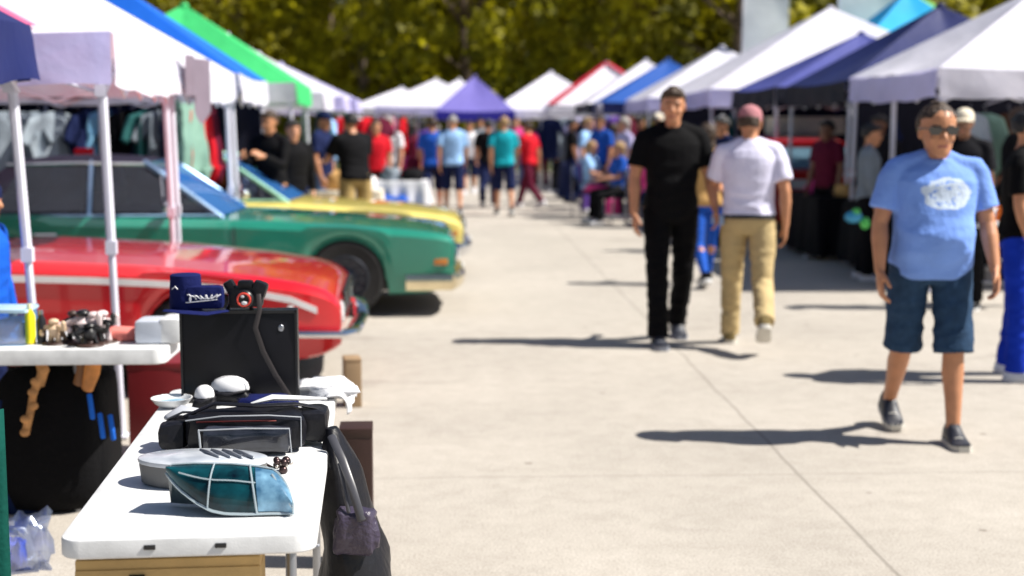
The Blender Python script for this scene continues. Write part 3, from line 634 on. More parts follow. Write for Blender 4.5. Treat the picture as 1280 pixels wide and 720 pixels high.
def car(name, label, at, rz, L, W, prof, sh, low, body, roofm, cowl, rooff, roofr, deck, wheels, glassm, pillar, stripe=None, chrome_side=True, arch=.36, roofz=1.33, open_top=False):
    t = thing(name, label, 'car', at, rz); px, pz = zip(*prof); hw = W/2; sx_, sz_ = zip(*sh)
    def top(d): return float(np.interp(d, px, pz))
    def shd(d): return float(np.interp(d, sx_, sz_))
    ds = sorted(set([0, .02, .05, .09, .14, .2]+[round(v, 3) for v in np.linspace(.26, L-.02, 110)]+[L]))
    def hwid(d):
        w = hw*(1-.05*math.exp(-d/.12)-.02*math.exp(-((d-.0)/1.2)))
        if d > L-.5: w *= 1-.10*((d-L+.5)/.5)**2
        return w
    rings = []; mats = []
    for d in ds:
        w = hwid(d); lo = low+(.10*math.exp(-d/.12))
        for wc in wheels:
            if abs(d-wc) < arch: lo = max(lo, .33+math.sqrt(max(0, arch**2-(d-wc)**2)) if True else 0)
        s_ = shd(d); tz = top(d); lo = min(lo, s_-.06)
        half = [(w*.93, lo), (w*.965, lo+.015)]
        for q in (.25, .5, .72, .9): half.append((w*(.965+.035*math.sin(PI*min(1, q*1.25)*.62)), lo+(s_-lo)*q))
        half += [(w*.955, s_-.012), (w*.915, s_+.004), (w*.86, s_+(tz-s_)*.15), (w*.6, s_+(tz-s_)*.75), (w*.3, s_+(tz-s_)*.97), (0, tz)]
        ring = [Vector((-d, -y, z)) for y, z in half]+[Vector((-d, y, z)) for y, z in reversed(half[:-1])]
        rings.append(ring)
    m = MB(); m.loft(rings, 0, True, False); n = len(rings[0])
    bo = m.mesh('body', [body, INTERIOR], True, 32)
    for pl in bo.polygons:
        c = pl.center
        if deck > -c.x > cowl+.12 and abs(c.y) < hw*.84 and c.z > .7: pl.material_index = 1
    o = link('body', bo, t)
    # underside and wheel wells
    u = MB(); u.box((-L/2, 0, .40), (L-.3, W*.86, .36)); u.build('chassis', BLACKP, t)
    for wc in wheels:
        for sy in (-1, 1):
            w_ = bpy.data.objects.new('wheel', None); COL.objects.link(w_); w_.parent = t; w_.location = (-wc, sy*(hw-.12), .332); w_.rotation_euler = (0, 0, 0 if sy < 0 else PI)
            link('tyre', WM[0], w_); link('rim', WM[1], w_)
        for sy in (-1, 1):
            ar = MB(); y = sy*(hwid(wc)*.965+.004); pts = [(-wc+arch*math.cos(a), y, .33+arch*math.sin(a)) for a in np.linspace(.0, PI, 15)]
            ar.tube(pts, .012, 6); ar.build('wheel_arch_trim', body if not chrome_side else CHROME, t)
    # greenhouse
    bl = lambda d: top(d)-.01
    def q(d, y, z): return Vector((-d, y, z))
    wb, wr = hw*.84, hw*.66
    bc = (cowl, bl(cowl)+.0); rf, rr = rooff, roofr
    if not open_top:
        def fw(u, v): return q(cowl+(rf-cowl)*v-.10*math.sin(PI*u)*(1-v)-.06*math.sin(PI*u)*v, (2*u-1)*((wb-.03)*(1-v)+(wr-.02)*v), bl(cowl)+(roofz-.035-bl(cowl))*v+.02*math.sin(PI*u))
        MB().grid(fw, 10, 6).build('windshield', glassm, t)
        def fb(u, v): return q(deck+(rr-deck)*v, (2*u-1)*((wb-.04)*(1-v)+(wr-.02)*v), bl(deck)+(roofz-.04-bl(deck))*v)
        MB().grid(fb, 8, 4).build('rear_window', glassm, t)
        mid = (rf+rr)/2-.1
        for sy in (-1, 1):
            for a0, a1, b0, b1 in ((cowl+.08, mid-.03, rf+.06, mid-.03), (mid+.03, deck-.35, mid+.03, rr-.05)):
                def fsd(u, v): return q((a0+(a1-a0)*u)*(1-v)+(b0+(b1-b0)*u)*v, sy*(wb*(1-v)+wr*v+.0), bl(1.9)+.005+(roofz-.055-bl(1.9))*v)
                MB().grid(fsd, 6, 4).build('side_window', glass('side_glass', (.16, .19, .26), .10), t)
            p_ = MB(); p_.tube([q(cowl, sy*wb, bl(cowl)-.02), q(rf, sy*wr, roofz-.03)], .026, 8)
            p_.tube([q(mid, sy*(wb+.005), bl(1.9)-.01), q(mid, sy*(wr+.005), roofz-.03)], .022, 8)
            p_.tube([q(cowl+.02, sy*(wb+.012), bl(cowl)+.0), q(mid, sy*(wb+.014), bl(1.9)+.005), q(deck-.2, sy*(wb+.01), bl(deck))], .011, 6)
            p_.build('pillar', pillar, t)
            v_ = MB(); d0 = cowl+.48; v_.tube([q(d0, sy*(wb+.003), bl(d0)+.01), q(d0+.04, sy*(wr+.05), roofz-.14)], .012, 6); v_.build('vent_window_frame', CHROME, t)
            c_ = MB()
            c_.loft([[q(deck-.42, sy*wb, bl(deck)), q(deck+.05, sy*wb*.96, bl(deck)-.01), q(rr+.02, sy*wr, roofz-.04), q(rr-.08, sy*wr, roofz-.04)], [q(deck-.42, sy*(wb-.05), bl(deck)), q(deck+.05, sy*(wb*.96-.05), bl(deck)-.01), q(rr+.02, sy*(wr-.05), roofz-.04), q(rr-.08, sy*(wr-.05), roofz-.04)]])
            c_.build('rear_pillar', roofm, t)
            g_ = MB(); g_.tube([q(rf-.02, sy*(wr+.01), roofz-.045), q((rf+rr)/2, sy*(wr+.02), roofz-.035), q(rr+.05, sy*(wr+.01), roofz-.05)], .014, 6); g_.build('drip_rail', CHROME, t)
        rg = []
        for k in range(13):
            v = k/12; d = rf-.05+(rr-rf+.12)*v; zz = roofz-.035+.06*math.sin(PI*v)**.5 if 0 < v < 1 else roofz-.04
            rg.append([q(d, y*wr*1.02, zz-.05*abs(y)**2.4) for y in np.linspace(-1, 1, 13)]+[q(d, y*wr*.98, zz-.05*abs(y)**2.4-.03) for y in np.linspace(1, -1, 13)])
        MB().loft(rg).build('roof', roofm, t, True, 50)
    for dd in (cowl+1.15, cowl+2.0):
        s_ = MB(); s_.box((-dd, 0, .88), (.16, W*.68, .42 if dd < cowl+1.5 else .28), Matrix.Rotation(.18, 4, 'Y'), bev=.05)
        s_.build('seat', cloth('car_seat_vinyl', (40, 34, 40), bump=0, rough=.4), t)
    sw = MB(); tor = [Vector((-(cowl+.55)+.1*math.cos(a)*.5, .36+.18*math.sin(a), bl(cowl)+.04+.16*math.cos(a))) for a in np.linspace(0, 2*PI, 17)]
    sw.tube(tor, .012, 6, round_=False); sw.build('steering_wheel', BLACKP, t)
    # mirror
    for sy in (-1, 1):
        mr = MB(); mr.tube([q(cowl+.45, sy*(hw*.86), bl(cowl)-.005), q(cowl+.42, sy*(hw*.97), bl(cowl)+.07)], .012, 6)
        mr.ell(q(cowl+.42, sy*(hw*1.0), bl(cowl)+.085), (.05, .09, .055), 12); mr.build('wing_mirror', CHROME, t)
        dh = MB(); dh.tube([q(cowl+1.35, sy*(hw*.985), .72), q(cowl+1.35, sy*(hw*1.02), .725), q(cowl+1.53, sy*(hw*1.02), .725), q(cowl+1.53, sy*(hw*.985), .72)], .011, 6); dh.build('door_handle', CHROME, t)
        for dd in (cowl-.12, cowl+1.62): gp = MB(); gp.tube([q(dd, sy*(hwid(dd)*1.0+.001), shd(dd)-.05), q(dd, sy*(hwid(dd)*1.003), (shd(dd)+low)/2), q(dd, sy*(hwid(dd)*.985), low+.06)], .0045, 4); gp.build('door_gap', BLACKP, t)
    # rear
    tb = MB(); rb = [q(L-.1, -hw*.98, .45), q(L+.04, -hw*.9, .45), q(L+.09, 0, .45), q(L+.04, hw*.9, .45), q(L-.1, hw*.98, .45)]; tb.tube(rb, [(.03, .07)]*5, 8, ref=(1, 0, 0)); tb.build('rear_bumper', CHROME, t)
    for sy in (-1, 1): MB().box((-L-.005, sy*hw*.62, .68), (.03, .34, .12), bev=.01).build('tail_light', M('red_lens', (.5, .02, .02), .2, coat=1), t)
    if stripe is not None:
        for sy in (-1, 1):
            s_ = MB(); a = []
            for d, z in stripe[1]:
                w = hwid(d); lo = low; zz = z; a.append((d, z, w))
            rg = [[q(d, sy*(w*1.006+.006), z-stripe[2]/2), q(d, sy*(w*1.006+.006), z+stripe[2]/2), q(d, sy*(w*.985), z+stripe[2]/2), q(d, sy*(w*.985), z-stripe[2]/2)] for d, z, w in a]
            s_.loft(rg); s_.build('side_stripe', stripe[0], t)
    return t, hwid, q
GREEN = M('green_car_paint', (.014, .23, .155), .3, .15, .08, coat=1, scale=2); REDP = M('red_car_paint', (.62, .004, .012), .3, .1, .06, coat=1, scale=2); YEL = M('yellow_car_paint', (.74, .62, .16), .35, 0, .06, coat=1); VINYL = cloth('grey_vinyl_roof', (84, 78, 96), bump=.3, bscale=120)
SKYG = glass('sky_painted_glass', (.10, .16, .28), .45, .06, ((.05, .22, .62), .3))  # blue diffuse mixed in to stand for sky reflected in the glass
# green coupe
gx = P(565, 300, 12.0).x
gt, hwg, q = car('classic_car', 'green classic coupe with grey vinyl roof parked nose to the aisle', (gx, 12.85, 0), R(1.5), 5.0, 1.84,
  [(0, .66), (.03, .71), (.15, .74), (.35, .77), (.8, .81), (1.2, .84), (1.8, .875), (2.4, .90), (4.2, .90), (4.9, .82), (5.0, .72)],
  [(0, .63), (.03, .685), (.15, .715), (.4, .745), (.9, .785), (1.8, .835), (3, .855), (3.7, .89), (4.4, .87), (5.0, .70)], .19, GREEN, VINYL, 1.98, 2.64, 3.75, 4.35, (.93, 3.75), SKYG, M('sky_painted_trim', (.40, .60, .85), .25, .6), roofz=1.35, arch=.35, chrome_side=False)  # pillar trim painted pale blue for the sky it would reflect
def front_green(t, q, hw, metal, zc=.52):
    b = MB(); rg = []
    for y in np.linspace(-1, 1, 17):
        x = .075-.10*abs(y)**4; yy = y*hw*1.0
        rg.append([Vector((x, yy, zc-.20)), Vector((x+.03, yy, zc-.17)), Vector((x+.035, yy, zc-.10)), Vector((x, yy, zc-.06)), Vector((x-.06, yy, zc-.06)), Vector((x-.06, yy, zc-.20))])
    b.loft(rg)
    for sy in (-1, 1):
        b.loft([[Vector((x, sy*(hw*(1.0+k)), z)) for k, z in ((0, zc-.20), (.02, zc-.15), (.02, zc-.10), (0, zc-.06), (-.03, zc-.06), (-.03, zc-.20))] for x in (-.02, -.2, -.42)])
    b.build('front_bumper', metal, t)
    gr = MB(); gr.box((.012, 0, zc+.075), (.02, hw*1.15, .19)); gr.build('grille', BLACKP, t)
    gb = MB()
    for k in range(6): gb.box((.026, 0, zc-.025+.024*k), (.008, hw*1.13, .007))
    gb.build('grille_bars', CHROME, t)
    for sy in (-1, 1):
        h = MB(); h.lathe([(0, .03), (.05, .025), (.082, .01), (.085, -.02)], Matrix.Translation((.012, sy*hw*.74, zc+.09)) @ Matrix.Rotation(PI/2, 4, 'Y'), 20); hl = h.build('headlight', LENS, t)
        r_ = MB(); r_.tube([Vector((.02, sy*hw*.74+.092*math.cos(a), zc+.09+.092*math.sin(a))) for a in np.linspace(0, 2*PI, 21)], .01, 6, round_=False); r_.build('headlight_ring', CHROME, hl)
        MB().box((-.12, sy*hw*.955, zc+.04), (.12, .03, .055), bev=.008).build('side_marker', AMBER, t)
    MB().box((.10, 0, zc-.13), (.012, .34, .13)).build('number_plate', M('plate_white', (.6, .62, .62)), t)
DRIM = M('dark_steel_rim', (.05, .055, .07), .4, .5)
for o_ in [c for w_ in COL.objects if w_.parent == gt and w_.name.startswith('wheel.') or w_.parent == gt and w_.name == 'wheel' for c in COL.objects if c.parent == w_ and c.name.startswith('rim')]:
    o_.material_slots[0].link = 'OBJECT'; o_.material_slots[0].material = DRIM
front_green(gt, q, .92, M('gold_tinted_chrome', (.80, .70, .48), .18, 1.), .43)
# yellow car behind
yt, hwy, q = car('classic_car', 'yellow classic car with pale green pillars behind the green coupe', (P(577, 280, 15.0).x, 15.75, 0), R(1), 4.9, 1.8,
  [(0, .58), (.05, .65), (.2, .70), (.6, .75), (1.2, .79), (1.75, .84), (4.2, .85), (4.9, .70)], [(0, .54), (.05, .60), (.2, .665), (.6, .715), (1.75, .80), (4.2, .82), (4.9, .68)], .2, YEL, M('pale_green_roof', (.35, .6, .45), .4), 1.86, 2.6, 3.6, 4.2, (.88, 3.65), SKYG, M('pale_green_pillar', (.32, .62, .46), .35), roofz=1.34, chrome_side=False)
front_green(yt, q, .9, CHROME, .44)
# red car
rx = P(419, 400, 8.45).x
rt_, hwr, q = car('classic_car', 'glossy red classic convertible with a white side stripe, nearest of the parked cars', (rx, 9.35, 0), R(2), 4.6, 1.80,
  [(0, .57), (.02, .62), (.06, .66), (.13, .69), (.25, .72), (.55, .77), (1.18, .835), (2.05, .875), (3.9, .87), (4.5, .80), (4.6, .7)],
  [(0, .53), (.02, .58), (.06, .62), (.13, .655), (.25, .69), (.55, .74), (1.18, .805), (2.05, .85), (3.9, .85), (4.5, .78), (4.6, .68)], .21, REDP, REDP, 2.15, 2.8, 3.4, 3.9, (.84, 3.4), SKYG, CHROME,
  stripe=(M('white_stripe_paint', (.8, .8, .8), .3, coat=1), [(.14, .53), (.3, .60), (.6, .66), (1.0, .70), (1.5, .73), (2.1, .75), (3.0, .76), (4.3, .745)], .04), chrome_side=False, open_top=True)
def front_red(t, hw):
    for sy in (-1, 1):
        b = MB(); pts = [(-.42, sy*hw*1.01, .40), (-.2, sy*hw*1.02, .395), (.0, sy*hw*.98, .385), (.07, sy*hw*.8, .38)]+([(.1, 0, .38)] if True else [])
        b.tube(pts, [(.028, .05)]*len(pts), 8, ref=(0, 0, 1)); b.build('front_bumper', CHROME, t)
        if False: MB().tube([(-.01, sy*hw*.62, .30), (.10, sy*hw*.62, .36), (.115, sy*hw*.62, .46), (.10, sy*hw*.62, .5)], [.03, .03, .028, .02], 8).build('bumper_guard', CHROME, t)
        h = MB(); h.lathe([(0, .012), (.05, .010), (.07, .0), (.072, -.03)], Matrix.Translation((.004, sy*hw*.72, .49)) @ Matrix.Rotation(PI/2, 4, 'Y'), 20); h.build('headlight', LENS, t)
        MB().box((-.30, sy*hw*.985, .50), (.035, .02, .13), bev=.006).build('side_marker', M('white_lens', (.8, .8, .8), .2, coat=1), t)
    MB().box((.006, 0, .53), (.02, hw*1.1, .14)).build('grille', BLACKP, t)
    gb = MB()
    for k in range(5): gb.box((.02, 0, .47+.03*k), (.008, hw*1.08, .006))
    gb.build('grille_bars', CHROME, t)
front_red(rt_, .9)
# red hatchback under the navy tent
def hatch():
    y = 19.6; t = thing('parked_hatchback', 'red hatchback seen from behind under the navy canopy tent', 'car', (X(1000, y), y, 0))
    hw = .86; m = MB(); rg = []
    for d, zt, w in ((0, .95, .80), (.08, 1.02, .84), (.3, 1.04, .86), (1, 1.04, .86), (2.2, 1.02, .86), (3.2, .95, .84), (3.9, .85, .8), (4.1, .7, .74)):
        rg.append([Vector((x*w, d, z)) for x, z in ((-.93, .24), (-1, .4), (-1, .75), (-.95, zt-.03), (-.8, zt), (0, zt+.01), (.8, zt), (.95, zt-.03), (1, .75), (1, .4), (.93, .24))])
    m.loft(rg); m.build('body', M('dark_red_paint', (.5, .012, .012), .3, coat=1), t)
    c = MB(); rg = []
    for d, w, z in ((.12, .70, 1.38), (.5, .68, 1.45), (1.4, .66, 1.46), (2.0, .62, 1.38)):
        rg.append([Vector((-w, d, z-.05)), Vector((-w*.8, d, z)), Vector((w*.8, d, z)), Vector((w, d, z-.05)), Vector((w*.9, d, z-.08)), Vector((-w*.9, d, z-.08))])
    c.loft(rg); c.build('roof', MC['dark_red_paint'], t)
    MB().grid(lambda u, v: Vector(((2*u-1)*(.80*(1-v)+.66*v), .02+.12*v, 1.0+.34*v)), 4, 4).build('rear_window', M('pale_reflecting_glass', (.25, .45, .6), .1, .3, coat=1), t)
    for s in (-1, 1):
        MB().grid(lambda u, v: Vector((s*(.85*(1-v)+.68*v), (.15+3.0*u)*(1-v)+(.25+1.7*u)*v, 1.02+.33*v)), 4, 4).build('side_window', BLACKP, t)
        MB().box((s*.70, -.01, .84), (.22, .05, .26), bev=.02).build('tail_light', M('bright_red_lens', (.85, .05, .02), .2, coat=1), t)
        for d in (.75, 3.3):
            w_ = bpy.data.objects.new('wheel', None); COL.objects.link(w_); w_.parent = t; w_.location = (s*.78, d, .332); w_.rotation_euler = (0, 0, s*PI/2)
            link('tyre', WM[0], w_); link('rim', WM[1], w_)
    MB().box((0, -.05, .48), (1.66, .14, .24), bev=.03).build('bumper', MC['dark_red_paint'], t)
    MB().box((0, -.012, .78), (.5, .02, .13)).build('number_plate', MC['plate_white'], t)
hatch()
# ------------------------------------------------------------------ furniture and goods
def folding_table(label, c, w, d, rz=0, h=.74, top=PLASTICW, group=None, th=.045, slots=(), inset=.07):
    t = thing('folding_table', label, 'table', (c[0], c[1], 0), rz, group)
    m = MB(); r = .05; poly = []
    for cx, cy, a0 in ((w/2-r, d/2-r, 0), (-w/2+r, d/2-r, 90), (-w/2+r, -d/2+r, 180), (w/2-r, -d/2+r, 270)):
        for k in range(6): a = R(a0+18*k); poly.append((cx+r*math.cos(a), cy+r*math.sin(a)))
    def ins(p, q): return [(x*(1-2*q/w), y*(1-2*q/d)) for x, y in p]
    rg = [[Vector((x, y, z)) for x, y in ins(poly, q)] for q, z in ((.03, h-th), (.003, h-th), (0, h-th+.004), (0, h-.005), (.0015, h-.0015), (.005, h))]
    m.loft(rg); tp = m.build('tabletop', top, t, True, 35)
    for sx in slots:
        MB().box((sx, -d/2-.001, h-th*.45), (.026, .006, .011), bev=.002).build('rim_slot', BLACKP, tp)
    for sy in (-1, 1):
        for sx in (-1, 1):
            l = MB(); x = sx*(w/2-inset); y = sy*(d/2-.22); l.tube([(x, y, h-th), (x*.98, y+sy*.02, .02)], .0135, 10); l.tube([(x*.98, y+sy*.02, .03), (x*.98, y+sy*.02, 0.004)], .018, 10); l.build('leg', STEEL, t)
        b = MB(); b.tube([(-(w/2-inset), sy*(d/2-.215), .22), (w/2-inset, sy*(d/2-.215), .22)], .010, 8); b.build('crossbar', STEEL, t); b = MB(); b.tube([(-(w/2-inset), sy*(d/2-.22), h-th-.012), (w/2-inset, sy*(d/2-.22), h-th-.012)], .012, 8); b.build('crossbar', STEEL, t)
    return t
def tablecloth(label, c, w, d, mat, rz=0, h=.76, drop=.7, group=None):
    m = MB(); N_ = 96; per = []
    for k in range(N_):
        a = k/N_*4; s = int(a); f = a-s; x, y = ((-w/2+w*f, -d/2), (w/2, -d/2+d*f), (w/2-w*f, d/2), (-w/2, d/2-d*f))[s]; n = ((0, -1), (1, 0), (0, 1), (-1, 0))[s]; per.append((x, y, n))
    rg = [[Vector((x*.5, y*.5, h)) for x, y, n in per], [Vector((x, y, h)) for x, y, n in per]]
    for j in range(1, 6):
        v = j/5; rg.append([Vector((x+n[0]*(.01+v*.03*(1+math.sin(i*.9))), y+n[1]*(.01+v*.03*(1+math.sin(i*.9))), h-drop*v)) for i, (x, y, n) in enumerate(per)])
    m.loft(rg, 0, False); m.add(rg[0], [tuple(range(N_))])
    return tag(m.build('tablecloth', mat), label, 'tablecloth', group, at=(c[0], c[1], 0), rz=rz)
GARM = {}
def garment(label, x, y, ztop, mat, rz=0, w=.48, h=.68, kind='shirt', group='garments hung for sale'):
    key = (kind, round(w, 2), round(h, 2))
    if key not in GARM:
        m = MB(); s = len(GARM)
        half = [(.06, 0), (.17, -.04), (w/2, -.06), (w/2+.12, -.30), (w/2+.03, -.34), (w/2-.06, -.2), (w/2-.05, -h)] if kind == 'shirt' else [(.06, 0), (.2, -.03), (w/2, -.08), (w/2+.08, -h*.75), (w/2-.02, -h*.78), (w/2-.04, -.25), (w/2, -h)]
        poly = [(-x_, z) for x_, z in half]+[(x_, z) for x_, z in reversed(half)]
        bm = bmesh.new(); vs = [bm.verts.new((x_, 0, z)) for x_, z in poly]; f = bm.faces.new(vs); bmesh.ops.triangulate(bm, faces=[f]); 
        for _ in range(3): bmesh.ops.subdivide_edges(bm, edges=bm.edges[:], cuts=1, use_grid_fill=True)
        ext = bmesh.ops.solidify(bm, geom=bm.faces[:], thickness=.05)
        for v in bm.verts: v.co.y += .022*math.sin(v.co.x*24+s)*(.3-v.co.z)+.03*noise.noise(v.co*5)
        me = bpy.data.meshes.new('garment'); bm.to_mesh(me); bm.free(); me.materials.append(BLACKC); me.shade_smooth()
        hk = MB(); hk.tube([(0, .02, -.01), (0, .02, .05), (.025, .02, .075), (0, .02, .10)], .004, 6); GARM[key] = (me, hk.mesh('hanger_hook', STEEL))
    o = link('garment', GARM[key][0]); tag(o, label, 'garment', group, None, (x, y, ztop), rz); slot(o, 0, mat); link('hanger_hook', GARM[key][1], o); return o
def rack(label, x, y, w, rz=0, h=1.85, group='clothes rails'):
    t = thing('clothes_rail', label, 'clothes rail', (x, y, 0), rz, group)
    MB().tube([(-w/2, 0, h), (w/2, 0, h)], .016, 8).build('rail', STEEL, t)
    for s in (-1, 1):
        MB().tube([(s*w/2, 0, h), (s*w/2, 0, .08)], .016, 8).build('post', STEEL, t)
        MB().tube([(s*w/2, -.28, .05), (s*w/2, 0, .09), (s*w/2, .28, .05)], .016, 8).build('foot', STEEL, t)
    return t
def lumpy(name, label, cat, c, r, mat, rz=0, seed=0, group=None, sub=3, flat=True, amp=.18, parent=None, freq=3.0):
    bm = bmesh.new(); bmesh.ops.create_icosphere(bm, subdivisions=sub, radius=1)
    for v in bm.verts:
        d = v.co.normalized(); k = 1+amp*noise.noise(d*freq*.6+Vector((seed, 0, 0)))*1.6+amp*.6*noise.noise(d*freq*2+Vector((seed, 5, 0)))
        p = Vector([math.copysign(abs(a)**.55, a) for a in d])*k; v.co = Vector((p.x*r[0], p.y*r[1], max(-1 if not flat else -.86, p.z)*r[2]))
    me = bpy.data.meshes.new(name); bm.to_mesh(me); bm.free(); me.materials.append(mat); me.shade_smooth(); o = link(name, me, parent)
    if label: tag(o, label, cat, group)
    o.location = (c[0], c[1], c[2]); o.rotation_euler = (0, 0, rz); return o
def boxthing(name, label, cat, c, d, mat, rz=0, bev=.008, lid=None, group=None, base=True):
    t = thing(name, label, cat, c, rz, group); z = d[2]/2
    MB().box((0, 0, z*.94), (d[0]*.98, d[1]*.98, d[2]*.94), bev=bev).build('body', mat, t); MB().box((0, 0, d[2]*.965), (d[0], d[1], d[2]*.07), bev=bev*.6).build('lid', lid or mat, t); return t
# ---- near table
TZ = .74
nl, nr, fl, fr = G(75, 672, TZ), G(393, 672, TZ), G(213, 484, TZ), G(425, 484, TZ)
tc_ = (nl+nr+fl+fr)/4; TW = ((nr-nl).length+(fr-fl).length)/2; TD = ((fl+fr)/2-(nl+nr)/2).length; ax = ((fl+fr)/2-(nl+nr)/2); TRZ = math.atan2(-ax.x, ax.y)
print('table', tc_, TW, TD, math.degrees(TRZ), 'red nose', rx, 'green', gx)
TW = (nr-nl).length
folding_table('white plastic folding table in the foreground, long side along the aisle', tc_, TW, TD, TRZ, TZ, slots=(-.075, .075) if False else (G(190, 680, .72).x-nl.x-TW/2, G(277, 680, .72).x-nl.x-TW/2))
ZT = TZ+.001
def onT(px, py, z=ZT): return G(px, py, z)
# wooden bench under the table
wb_ = thing('wooden_bench', 'pale pine bench standing under the near end of the foreground table', 'bench', (onT(200, 690).x-.02, nl.y+.10, 0), TRZ)
MB().box((0, .02, .66), (.42, .16, .03), bev=.004).build('seat', WOOD, wb_); MB().box((0, -.055, .615), (.42, .02, .075), bev=.003).build('apron', WOOD, wb_)
for s in (-1, 1): MB().box((s*.19, .02, .32), (.04, .12, .645), bev=.004).build('leg', WOOD, wb_)
MB().box((-.07, -.07, .58), (.035, .008, .12)).build('strap', BLACKC, wb_)
# teal lens unit
TEAL = M('teal_glass', (.001, .010, .022), .10, 0, .6, scale=15, coat=.35, col2=(.004, .075, .095), spec=.2); FR = M('silver_frame', (.42, .50, .54), .25, .3, .1); LBL = M('light_blue_gloss', (.04, .16, .32), .2, 0, .5, scale=22, coat=.4, col2=(.22, .42, .58))
def lens_unit():
    p0 = onT(362, 652); pl = onT(206, 640); w = .305; c = onT(285, 650)
    t = thing('lens_unit', 'teal glazed lens with silver frame bars at the near end of the table', 'lens', (c.x, c.y+.02, ZT), R(4))
    top = [(-.155, .122), (-.14, .132), (-.09, .134), (0, .130), (.06, .122), (.105, .112), (.13, .08), (.147, .04), (.152, .01)]
    bot = [(-.155, .112), (-.145, .096), (-.12, .066), (-.08, .032), (-.045, .010), (-.01, .001), (.04, -.002), (.10, -.002), (.152, -.004)]
    xs = np.linspace(-.153, .151, 25)
    tt = lambda x: float(np.interp(x, *zip(*top))); bb = lambda x: float(np.interp(x, *zip(*bot)))
    tilt = Matrix.Rotation(R(-38), 4, 'X')
    def S(x, k, off=0.):
        z = bb(x)+(tt(x)-bb(x))*k; return tilt @ Vector((x, -.035*math.sin(PI*k)*(1-.3*abs(x)/.15)-off, z+.008))
    m = MB(); m.grid(lambda u, v: S(-.153+.304*u, v), 30, 8); m.build('glass', TEAL, t)
    bk = MB(); rg = [[S(x, k) for k in (0, .5, 1)]+[S(x, 1)+Vector((0, .05, -.02)), Vector((S(x, .5).x, S(x, .5).y+.07, .004)), S(x, 0)+Vector((0, .012, -.002))] for x in xs]
    bk.loft([[p+Vector((0, .006, 0)) for p in r] for r in rg]); bk.build('housing', M('dark_teal_housing', (.03, .05, .05), .4), t)
    f = MB(); f.tube([S(x, 0, .003) for x in xs], .0036, 6); f.tube([S(x, 1, .003) for x in xs], .0030, 6); f.tube([S(.151, k, .002) for k in np.linspace(0, 1, 6)], .003, 6)
    f.tube([S(-.04-.012*k, 1-k, .004) for k in np.linspace(0, 1, 7)][::-1], .0022, 6); f.tube([S(.045+.02*k, 1-k, .004) for k in np.linspace(0, 1, 7)], .0026, 6)
    f.tube([S(x, .5+.05*math.sin((x+.1)*14), .004) for x in np.linspace(-.12, .06, 12)], .0018, 6)
    f.tube([S(.10, .8, .004), S(.148, .25, .004)], .003, 6); f.build('frame', FR, t)
    bl = MB(); bl.grid(lambda u, v: S(.058+.010*(1-v)+.086*u, .04+.92*v, .0025), 8, 6); bl.build('end_lens', LBL, t)
lens_unit()
# grey oval case behind
oc = onT(252, 606); t = thing('oval_case', 'low grey oval case with pale marbled lid behind the teal lens', 'case', (oc.x, oc.y+.03, ZT), R(-6))
m = MB(); m.loft([[Vector((.168*math.cos(a)*k, .09*math.sin(a)*k, z)) for a in np.linspace(0, 2*PI, 41)[:-1]] for k, z in ((.93, 0), (.97, .004), (1, .05), (1, .055))]); m.build('body', M('grey_case', (.13, .13, .13), .5), t)
m = MB(); m.loft([[Vector((.170*math.cos(a)*k, .092*math.sin(a)*k, z)) for a in np.linspace(0, 2*PI, 41)[:-1]] for k, z in ((1, .0555), (1.01, .060), (1, .066), (.9, .070), (.4, .073))]); m.build('lid', M('marbled_lid', (.42, .47, .55), .3, 0, .35, scale=9, col2=(.75, .78, .82), coat=.5), t)
m = MB()
for k in range(4): m.tube([(-.02+.03*k, .05, .073), (.01+.03*k, .01, .078), (.05+.03*k, -.03, .074)], .0045, 6)
m.build('ribs', M('dark_silver', (.4, .42, .45), .3, .6), t)
# black bag with trims
bc_ = onT(300, 566); t = thing('equipment_bag', 'black equipment bag with grey piping and side pockets lying on the foreground table', 'bag', (bc_.x, bc_.y+.07, ZT), R(3))
LEA = M('black_nylon', (.006, .006, .009), .45, 0, .3, scale=8, bump=.25, bscale=25, spec=.3); GP = M('grey_piping', (.35, .37, .4), .4)
def rbx(c, d, name, mat, bev, par, amp=.006, rot=None):
    m = MB(); m.box(c, d, rot, bev=bev); bm = bmesh.new(); me0 = m.mesh('x', mat); bm.from_mesh(me0); bmesh.ops.triangulate(bm, faces=bm.faces); 
    for _ in range(3): bmesh.ops.subdivide_edges(bm, edges=bm.edges[:], cuts=1)
    for v in bm.verts: v.co += Vector((noise.noise(v.co*14), noise.noise(v.co*14+Vector((7, 0, 0))), noise.noise(v.co*14+Vector((0, 9, 0)))))*amp
    bm.to_mesh(me0); bm.free(); me0.name = name; me0.shade_smooth(); return link(name, me0, par)
rbx((.015, 0, .055), (.33, .17, .10), 'body', LEA, .03, t, .012); rbx((.02, -.10, .045), (.25, .05, .075), 'front_pocket', M('smoky_vinyl', (.022, .024, .034), .22, 0, .6, scale=18, coat=.5), .018, t, .008); rbx((-.19, .01, .045), (.08, .15, .08), 'end_pocket', LEA, .03, t, .012); rbx((.20, .05, .055), (.08, .14, .09), 'end_pocket', LEA, .02, t, .008)
m = MB(); m.tube([(-.15, -.09, .10), (-.05, -.095, .112), (.08, -.095, .112), (.17, -.08, .102), (.17, -.09, .02)], .0022, 6); m.tube([(-.11, -.128, .08), (.02, -.132, .084), (.14, -.128, .08), (.145, -.13, .012)], .0022, 6); m.tube([(-.11, -.128, .08), (-.105, -.131, .012)], .003, 6); m.build('piping', GP, t)
m = MB(); m.tube([(-.16, -.03, .10), (-.08, .0, .13), (.05, -.02, .125), (.15, .02, .12), (.22, .05, .10)], [(.016, .005)]*5, 8, ref=(0, 1, 0)); m.build('strap', LEA, t)
